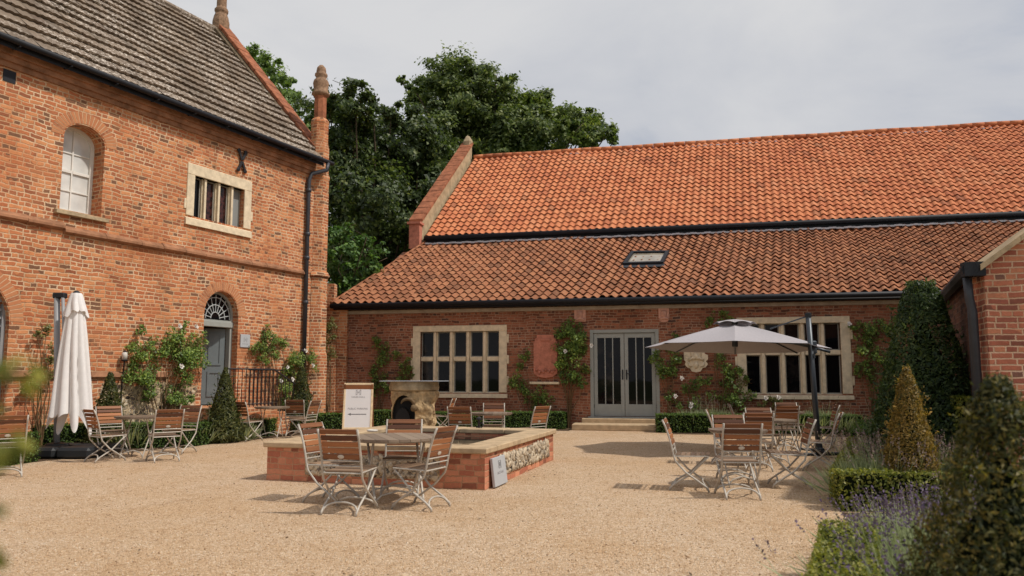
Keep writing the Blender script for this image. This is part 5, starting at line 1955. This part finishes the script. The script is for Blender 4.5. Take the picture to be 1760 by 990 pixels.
def crown_tree(name, label, cat, base, clumps, Y, mat, leaf, dens, trunk_r, yj=1.5, branch=True, group=None, flat=.8):
    """tree whose crown is a set of leafy masses given as (u, v, radius in photo pixels)"""
    t = thing(name, label, cat, base, 0, group)
    b = np.array(base, float)
    C, Nn = [], []
    tb = MB()
    top = None
    ctrs = []
    for (u, v, rp) in clumps:
        y = Y + RS.normal() * yj
        p = atY(u, v, y)
        ctrs.append((p - b, rp * y / F))
    cmean = np.mean([c[0] for c in ctrs], 0)
    zlow = min(c[0][2] - c[1] for c in ctrs)
    fork = np.array([cmean[0] * .5, cmean[1] * .5, max(1.5, zlow * .9)])
    tb.tube([(0, 0, -.1), tuple(fork * .5 + np.array([.1, 0, 0])), tuple(fork), tuple(cmean * .7 + fork * .3)], [trunk_r * 1.25, trunk_r, trunk_r * .8, trunk_r * .5], 9)
    for c, r in ctrs:
        if branch:
            m = fork * .45 + c * .55 + np.array([0, 0, -.12 * np.linalg.norm(c - fork)])
            m2 = m * .5 + c * .5 + RS.normal(size=3) * .35
            tb.tube([tuple(fork), tuple(fork * .6 + m * .4 + RS.normal(size=3) * .3), tuple(m), tuple(m2), tuple(c), tuple(c + np.array([RS.normal() * .3, 0, r * .5]))], [trunk_r * .4, trunk_r * .26, trunk_r * .17, trunk_r * .11, trunk_r * .07, .012], 5)
        sub = max(8, int(15 * (r / 1.2)))
        sc_ = RS.normal(size=(sub, 3)) * np.array([.50, .50, .40])
        n = int(dens * r * r)
        wi = RS.randint(0, sub, n)
        p = RS.normal(size=(n, 3)) * .5
        rs_ = (.20 + .42 * RS.rand(sub) ** 1.5)[wi][:, None]
        q = sc_[wi] + p * rs_ * np.array([1, 1, .62])
        C.append(c + q * r)
        Nn.append(unit(q * .7 + np.array([0, 0, .55]) + RS.normal(size=(n, 3)) * .6))
    tb.build('trunk', 'bark', t, True)
    C, Nn = np.concatenate(C), np.concatenate(Nn)
    C[:, 2] = np.maximum(C[:, 2], .1)
    leaves('crown', C, Nn, leaf * (.55 + .8 * RS.rand(len(C))), mat, t, .6)
    return t


# trees beyond the buildings
crown_tree('oak_tree', 'spreading dark oak rising behind the barn gable, tallest crown of the skyline', 'tree', (1.0, 43, 0),
           [(772, 128, 34), (745, 150, 30), (800, 115, 24), (815, 140, 34), (852, 138, 26), (866, 165, 28), (832, 185, 44), (775, 190, 46), (730, 178, 30), (702, 150, 11), (690, 138, 8), (716, 160, 14),
            (905, 186, 34), (940, 190, 30), (962, 200, 28), (890, 228, 44), (935, 232, 40), (985, 205, 26), (1010, 205, 24), (1022, 225, 22), (1042, 232, 14), (1056, 240, 9), (990, 235, 30), (1020, 244, 14), (830, 240, 46), (770, 255, 46), (735, 225, 36), (725, 290, 42), (768, 315, 40), (800, 290, 46), (860, 262, 36), (800, 225, 60), (860, 220, 55), (750, 260, 55), (930, 215, 50), (780, 170, 50), (840, 160, 40), (990, 225, 30), (750, 310, 55), (820, 255, 55)],
           43, 'oak', .115, 2300, .5, 1.6)
crown_tree('dark_tree', 'dense dark green tree filling the gap between turret and barn', 'tree', (-6.6, 35, 0),
           [(548, 150, 20), (560, 190, 30), (600, 150, 26), (612, 185, 34), (575, 240, 40), (640, 172, 20), (632, 215, 46), (672, 195, 28), (690, 225, 36), (715, 205, 26), (600, 300, 54), (655, 285, 56), (712, 275, 46), (590, 370, 52), (650, 365, 56), (705, 345, 50), (740, 320, 34), (640, 430, 52), (700, 410, 44), (600, 440, 50), (735, 385, 32), (690, 460, 36), (575, 320, 40), (565, 190, 36), (600, 220, 50), (660, 260, 60), (720, 240, 44), (590, 270, 50), (620, 350, 60), (690, 310, 60), (750, 290, 40), (670, 400, 60), (620, 470, 50), (580, 430, 44), (725, 430, 36)],
           35, 'dkleaf', .105, 2000, .42, 1.4)
crown_tree('ash_tree', 'pale green tree seen behind the sloping gable of the house', 'tree', (-12.2, 41, 0),
           [(432, 92, 20), (450, 112, 24), (470, 125, 22), (486, 150, 26), (452, 150, 34), (506, 168, 22), (500, 195, 30), (520, 195, 20), (470, 190, 36), (522, 225, 26), (505, 235, 26), (430, 125, 26), (545, 240, 24), (540, 205, 14)],
           41, 'ltleaf', .10, 1900, .3, 1.2)
crown_tree('hazel_shrub', 'broad leaved green shrub over the link wall beside the turret', 'shrub', (-5.1, 25.6, 0),
           [(590, 405, 26), (620, 425, 34), (585, 445, 34), (640, 455, 24), (610, 475, 34), (575, 480, 26), (648, 432, 14), (600, 390, 12), (572, 410, 16), (640, 488, 18), (575, 500, 24), (590, 496, 24), (612, 498, 20)],
           25.6, 'hazel', .085, 1500, .12, .4)

# ground of the beds
sheet('flower_bed', [tuple(A.w(-14, 0, 0)[:2]), tuple(A.w(-14, -2.1, 0)[:2]), tuple(A.w(-.6, -1.75, 0)[:2]), (-4.6, 21.6), (-5.5, 22.3)], .004, 'soil')
sheet('flower_bed', [tuple(B.w(.2, 0, 0)[:2]), tuple(B.w(.2, -1.5, 0)[:2]), tuple(B.w(7.3, -1.3, 0)[:2]), tuple(B.w(7.3, 0, 0)[:2])], .004, 'soil')
sheet('flower_bed', [tuple(B.w(10.0, 0, 0)[:2]), tuple(B.w(10.0, -1.9, 0)[:2]), tuple(B.w(16.5, -1.9, 0)[:2]), tuple(B.w(16.5, 0, 0)[:2])], .004, 'soil')
sheet('flower_bed', [(3.6, 8.0), (5.2, 7.75), (12, 18.0), (8.2, 17)], .004, 'soil')
sheet('flower_bed', [(.0, 1.5), (4.2, 1.5), (6.2, 7.6), (3.5, 7.9), (2.6, 5.4)], .004, 'soil')

# hedges on the left
P = lambda u, v: gnd(u, v)
hedge('squared block of box hedge at the picture edge beside the parasol base', P(18, 801), P(68, 793), .9, .50)
hedge('low box hedge running behind the closed parasol base', P(50, 776), P(318, 769), .6, .50)
hedge('box hedge with sunlit end face behind the chairs near the doorway', P(318, 770), P(412, 756), .65, .47)
hedge('short box hedge beside the landing steps', P(415, 757), P(476, 748), .55, .44)
hedge('small box hedge between the corner cone and the A-board', P(540, 742), P(590, 740), .7, .46)
# hedges before the barn
hedge('box hedge between the A-board and the stone well head', P(592, 740), P(690, 739), .6, .54)
hedge('box hedge under the wide window left of the glass doors', P(745, 739), P(972, 738), .6, .48)
hedge('box hedge end with sunlit face by the glass door step', P(973, 736), P(1001, 732), 1.1, .46)
hedge('box hedge right of the glass doors behind the parasol chairs', P(1130, 744), P(1484, 747), .6, .48)
# right parterre
g0 = np.array([3.52, 7.95, 0])
dr_ = np.array([.507, 1, 0]) / np.linalg.norm([.507, 1])
hedge('front arm of the right box parterre with yellowed top', g0, g0 + np.array([2.7, -.32, 0]), .32, .42, 'boxY', .02, 1900)
g1 = g0 + np.array([.07, .44, 0])
hedge('long low box hedge along the right edge of the gravel', g1, g1 + dr_ * 5.8, .40, .36, 'boxY', .02, 1300, inside=-1)
hedge('far stretch of low green hedge running to the barn bed', g1 + dr_ * 5.83, g1 + dr_ * 10.3, .5, .44, 'box', .024, 900, inside=-1)
gA = np.array([2.25, 5.42, 0])
hedge('nearest box hedge in the corner of the picture, olive and mottled', gA, gA - np.array([.478, 1, 0]) / np.linalg.norm([.478, 1]) * 3.6, .36, .39, 'boxY', .015, 3600)
hedge('rounded yellow green hedge behind the golden cone', (5.35, 8.75), (6.0, 8.6), .5, 1.2, 'boxY', .02, 1800, group=None)

# clipped cones
topiary('small clipped cone beside the closed parasol on the house side', A.w(*A.hit(187, 700, -1.0)[:1], -1.0, 0), 1.5, .42, 'yewS', .034, 6000, 'small clipped cones along the house')
topiary('small clipped cone in front of the arched doorway', A.w(*A.hit(385, 700, -1.75)[:1], -1.75, 0), 1.62, .42, 'yewS', .034, 6000, 'small clipped cones along the house')
topiary('small clipped cone below the turret among white roses', A.w(*A.hit(517, 700, -1.2)[:1], -1.2, 0), 1.72, .46, 'yewS', .034, 6000, 'small clipped cones along the house')
py = atY(1594, 700, 9.6)
topiary('huge dark yew cone standing against the brick wing', (py[0], py[1], 0), 2.68, .80, 'yew', .03, 30000, None, .20, .022, .95)
py = atY(1561, 700, 8.27)
topiary('golden yew cone rising from the lavender', (py[0], py[1], 0), 1.52, .32, 'yewG', .018, 16000, None, .08, .06, .85)
py = atY(1728, 900, 3.15)
topiary('dark bronze tipped yew nearest the camera in the right corner', (py[0], py[1], 0), 1.40, .43, 'yewM', .015, 26000, None, .08, .15, .85)

# climbing roses on the house
rose('full climbing rose left of the arched doorway with white blooms', A, [(243, 600, 20), (243, 640, 26), (252, 665, 22), (240, 568, 9), (275, 600, 20), (300, 590, 22), (320, 600, 30), (335, 612, 22), (318, 630, 26), (305, 580, 14), (317, 560, 7), (345, 585, 12)],
     270, [(306, 561), (334, 562), (309, 630)], 'rose', .055, 1.15, .32)
rose('low rose bush at the foot of the flint wall', A, [(305, 682, 20), (318, 690, 14), (292, 690, 12)], 305, [], 'rose', .05, 1., .28)
rose('climbing rose right of the doorway plaque', A, [(458, 590, 18), (442, 600, 14), (475, 598, 16), (462, 572, 12), (487, 585, 10), (455, 612, 12)], 470, [], 'rose', .05, 1., .25)
rose('climbing rose with white blooms round the foot of the turret', A, [(510, 618, 18), (525, 632, 18), (500, 640, 18), (492, 665, 18), (530, 608, 12), (495, 690, 14)], 515, [(491, 631), (535, 628), (523, 603), (480, 655), (500, 652)], 'rose', .05, 1., .3)
rose('sparse yellowing vine climbing the house by the shutter', A, [(72, 568, 12), (62, 573, 6), (88, 600, 8), (60, 635, 10), (80, 640, 12), (55, 660, 12), (85, 620, 8), (45, 672, 8)], 66, [], 'roseY', .05, .7, .15)
lw = Frame((-6.15, 22.25, 0), 0)
rose('pale climber on the link wall between turret and barn', lw, [(565, 570, 12), (558, 595, 14), (572, 555, 10), (548, 622, 9), (568, 610, 9), (575, 580, 7)], 566, [], 'roseY', .055, .8, .15)
# roses on the barn
rose('tall thin climbing rose on the barn wall near the A-board', B, [(655, 600, 14), (662, 622, 14), (650, 585, 8), (648, 650, 16), (660, 665, 12), (640, 670, 10), (684, 610, 9), (645, 635, 10)], 655, [], 'rose', .06, .8, .2)
rose('rose beside the left jamb of the wide barn window', B, [(698, 628, 12), (692, 645, 12), (704, 645, 8), (690, 660, 9)], 695, [], 'rose', .06, .9, .2)
rose('rose between the wide window and the red plaque', B, [(905, 612, 12), (893, 632, 8), (893, 655, 16), (908, 670, 12), (928, 680, 14), (915, 690, 12), (940, 690, 12), (880, 655, 8)], 915, [], 'rose', .06, .75, .2)
rose('thick rose column between the red plaque and the glass doors', B, [(975, 565, 16), (990, 572, 16), (962, 575, 12), (985, 590, 22), (970, 600, 18), (1000, 595, 12), (985, 620, 24), (965, 632, 14), (995, 640, 16), (980, 655, 14), (1002, 660, 7)],
     978, [(1017, 594), (972, 604)], 'rose', .062, 1.15, .3)
rose('rose on the brick pier right of the glass doors', B, [(1135, 620, 16), (1150, 630, 18), (1165, 615, 12), (1140, 645, 10), (1150, 595, 10), (1158, 580, 7)], 1150, [(1172, 650)], 'rose', .06, .95, .25)
rose('straggling rose below the pale carved corbel with white blooms', B, [(1150, 680, 10), (1185, 665, 12), (1205, 662, 12), (1190, 690, 14), (1165, 692, 10), (1220, 680, 9), (1215, 655, 9)], 1190, [(1161, 681), (1188, 694), (1187, 699)], 'rose', .06, .6, .22)
rose('rose beneath the parasol beside the right window jamb', B, [(1245, 632, 14), (1255, 650, 16), (1238, 615, 10), (1270, 645, 12), (1262, 670, 14), (1270, 690, 14), (1290, 680, 9), (1282, 655, 8), (1250, 690, 14)], 1262, [(1338, 683)], 'rose', .06, .85, .28)
rose('small rose top showing above the parasol', B, [(1228, 548, 10), (1245, 545, 10), (1218, 555, 7), (1256, 552, 7)], 1238, [], 'rose', .06, .8, .2)
rose('dark rose between the right window and the yew cone with white bloom', B, [(1482, 570, 14), (1500, 580, 16), (1515, 562, 14), (1490, 600, 18), (1510, 610, 16), (1485, 628, 14), (1500, 640, 14), (1530, 570, 12), (1470, 560, 9), (1545, 552, 10), (1475, 640, 8)], 1500, [(1459, 557), (1556, 542)], 'rose', .06, .95, .3)
rose('pale flowering plant under the right barn window sill', B, [(1325, 690, 10), (1338, 694, 9), (1312, 695, 8)], 1325, [(1316, 684)], 'roseY', .05, .8, .3, cat='rose bush')

# lavender
LAVN = ['lavender clump between box hedge and doorway cone', 'lavender clump beside the doorway cone, right of it']
def lav_row(items, **k):
    for lab, (x, y), h, sp, nb, ns in items:
        lavender(lab, x, y, h, sp, nb, ns, **k)


pw = lambda fr, u, y: tuple(fr.w(fr.hit(u, 700, y)[0], y, 0)[:2])
lav_row([('grey lavender behind the hedge right of the glass doors', pw(B, 1188, -.75), .75, .6, 700, 30),
         ('grey lavender behind the parasol chairs, below the corbel', pw(B, 1228, -.75), .78, .6, 700, 40),
         ('grey lavender left of the parasol pole under the sill', pw(B, 1372, -.75), .72, .6, 800, 20),
         ('grey lavender right of the parasol pole under the sill', pw(B, 1412, -.75), .78, .6, 800, 20),
         ('grey lavender nearest the yew under the right window end', pw(B, 1446, -.75), .70, .6, 800, 20),
         ('grey lavender between flint wall and small cone by the parasol', pw(A, 225, -1.0), .72, .6, 600, 20),
         ('grey lavender below the low rose bush', pw(A, 275, -.95), .6, .6, 600, 20),
         ('grey lavender at the foot of the doorway cone', pw(A, 345, -1.45), .62, .6, 600, 20),
         ('grey lavender by the landing wall', pw(A, 412, -1.7), .55, .5, 500, 10)], fmat='lavD', bw=.012)
ge = lambda Y, o_: (3.52 + .507 * (Y - 7.95) + o_, Y)
lav_row([('lavender at the near corner of the right parterre', (4.12, 8.55), .64, .45, 1700, 120),
         ('lavender just left of the golden cone behind the front hedge', (4.34, 8.34), .60, .35, 1200, 110),
         ('lavender directly in front of the golden cone', (4.66, 8.2), .60, .35, 1000, 120),
         ('lavender on the wall side in front of the golden cone', (5.02, 8.26), .66, .45, 1500, 120),
         ('lavender leaning over the parterre hedge beside the gravel', ge(9.1, .62), .58, .45, 1500, 120),
         ('lavender behind the golden cone on the gravel side', ge(9.8, .66), .62, .5, 1300, 110),
         ('tall lavender in the middle of the gravel edge bed', ge(10.6, .7), .66, .5, 1200, 100),
         ('farthest lavender along the gravel edge before the yew', ge(11.6, .75), .66, .5, 1000, 80),
         ('lavender beyond the yew, below the right barn window', ge(12.8, .8), .66, .5, 900, 60)], fmat='lavD', lean=(.02, 0), bw=.008)
lav_row([('purple lavender beside the nearest hedge, at the picture bottom', (2.08, 3.72), .52, .6, 3000, 60),
         ('purple lavender in the middle of the nearest bed', (2.42, 4.32), .56, .65, 3000, 90),
         ('purple lavender at the far end of the nearest bed', (2.82, 5.0), .52, .6, 2600, 90),
         ('purple lavender between nearest bed middle and bronze yew', (2.72, 4.1), .56, .6, 2600, 80),
         ('purple lavender under the bronze yew', (2.2, 3.35), .46, .5, 2200, 40),
         ('purple lavender behind the bronze yew', (3.25, 4.7), .62, .6, 2000, 90),
         ('purple lavender between nearest hedge end and front parterre hedge', (2.95, 5.75), .44, .5, 1800, 70),
         ('purple lavender close against the front parterre hedge', (3.5, 6.3), .38, .5, 1500, 70),
         ('purple lavender before the parterre hedge, half behind the bronze yew', (3.85, 5.9), .44, .5, 1500, 60)], lean=(-.02, 0), bw=.006)

# leafy plant at the camera's left elbow, out of focus
t = thing('leafy_plant', 'out of focus leafy shoot at the very edge of the picture, close to the camera', 'plant', (-.58, .62, 0))
st = MB().tube([(0, 0, 0), (.01, .02, .7), (.03, .0, 1.2), (.02, 0, 1.5)], [.008, .006, .004, .002], 6)
lp, ln_ = [], []
for u, v, k_ in ((42, 636, 3), (50, 652, 2), (44, 766, 3), (30, 780, 3), (12, 770, 3), (8, 800, 2), (-6, 650, 2), (-5, 880, 3), (0, 955, 2), (-10, 700, 3)):
    p_ = atY(u, v, .62) - np.array([-.58, .62, 0])
    for k in range(k_):
        lp.append(p_ + RS.normal(size=3) * .005)
        ln_.append(unit(RS.normal(size=(1, 3)) * .6 + np.array([[.3, -.6, .7]]))[0])
    st.tube([(.02, .0, max(.1, p_[2] - .06)), (p_[0] * .6 + .01, p_[1], p_[2] - .02), tuple(p_)], [.0014, .001, .0007], 4)
st.build('stem', 'cane', t)
leaves('foliage', np.array(lp), np.array(ln_), .0095 + .004 * RS.rand(len(lp)), 'boxY', t, .55)

# a few dry leaves blown over the gravel
n_ = 220
yy = 4.6 + 14 * RS.rand(n_)
xx = (RS.rand(n_) - .5) * 1.3 * yy
ok_ = (xx < .5 * yy - .7) & (xx > -.5 * yy)
c_ = np.stack([xx, yy, np.full(n_, .012)], 1)[ok_]
M['dryleaf'] = leaf_mat('dry fallen leaves', [lin(70, 52, 34), lin(104, 78, 48), lin(128, 104, 62)], .05)
o = leaves('fallen_leaves', c_, unit(np.array([[0, 0, 1.]]) + RS.normal(size=c_.shape) * .3), .012 + .016 * RS.rand(len(c_)), 'dryleaf', None, .6)
o['kind'] = 'stuff'
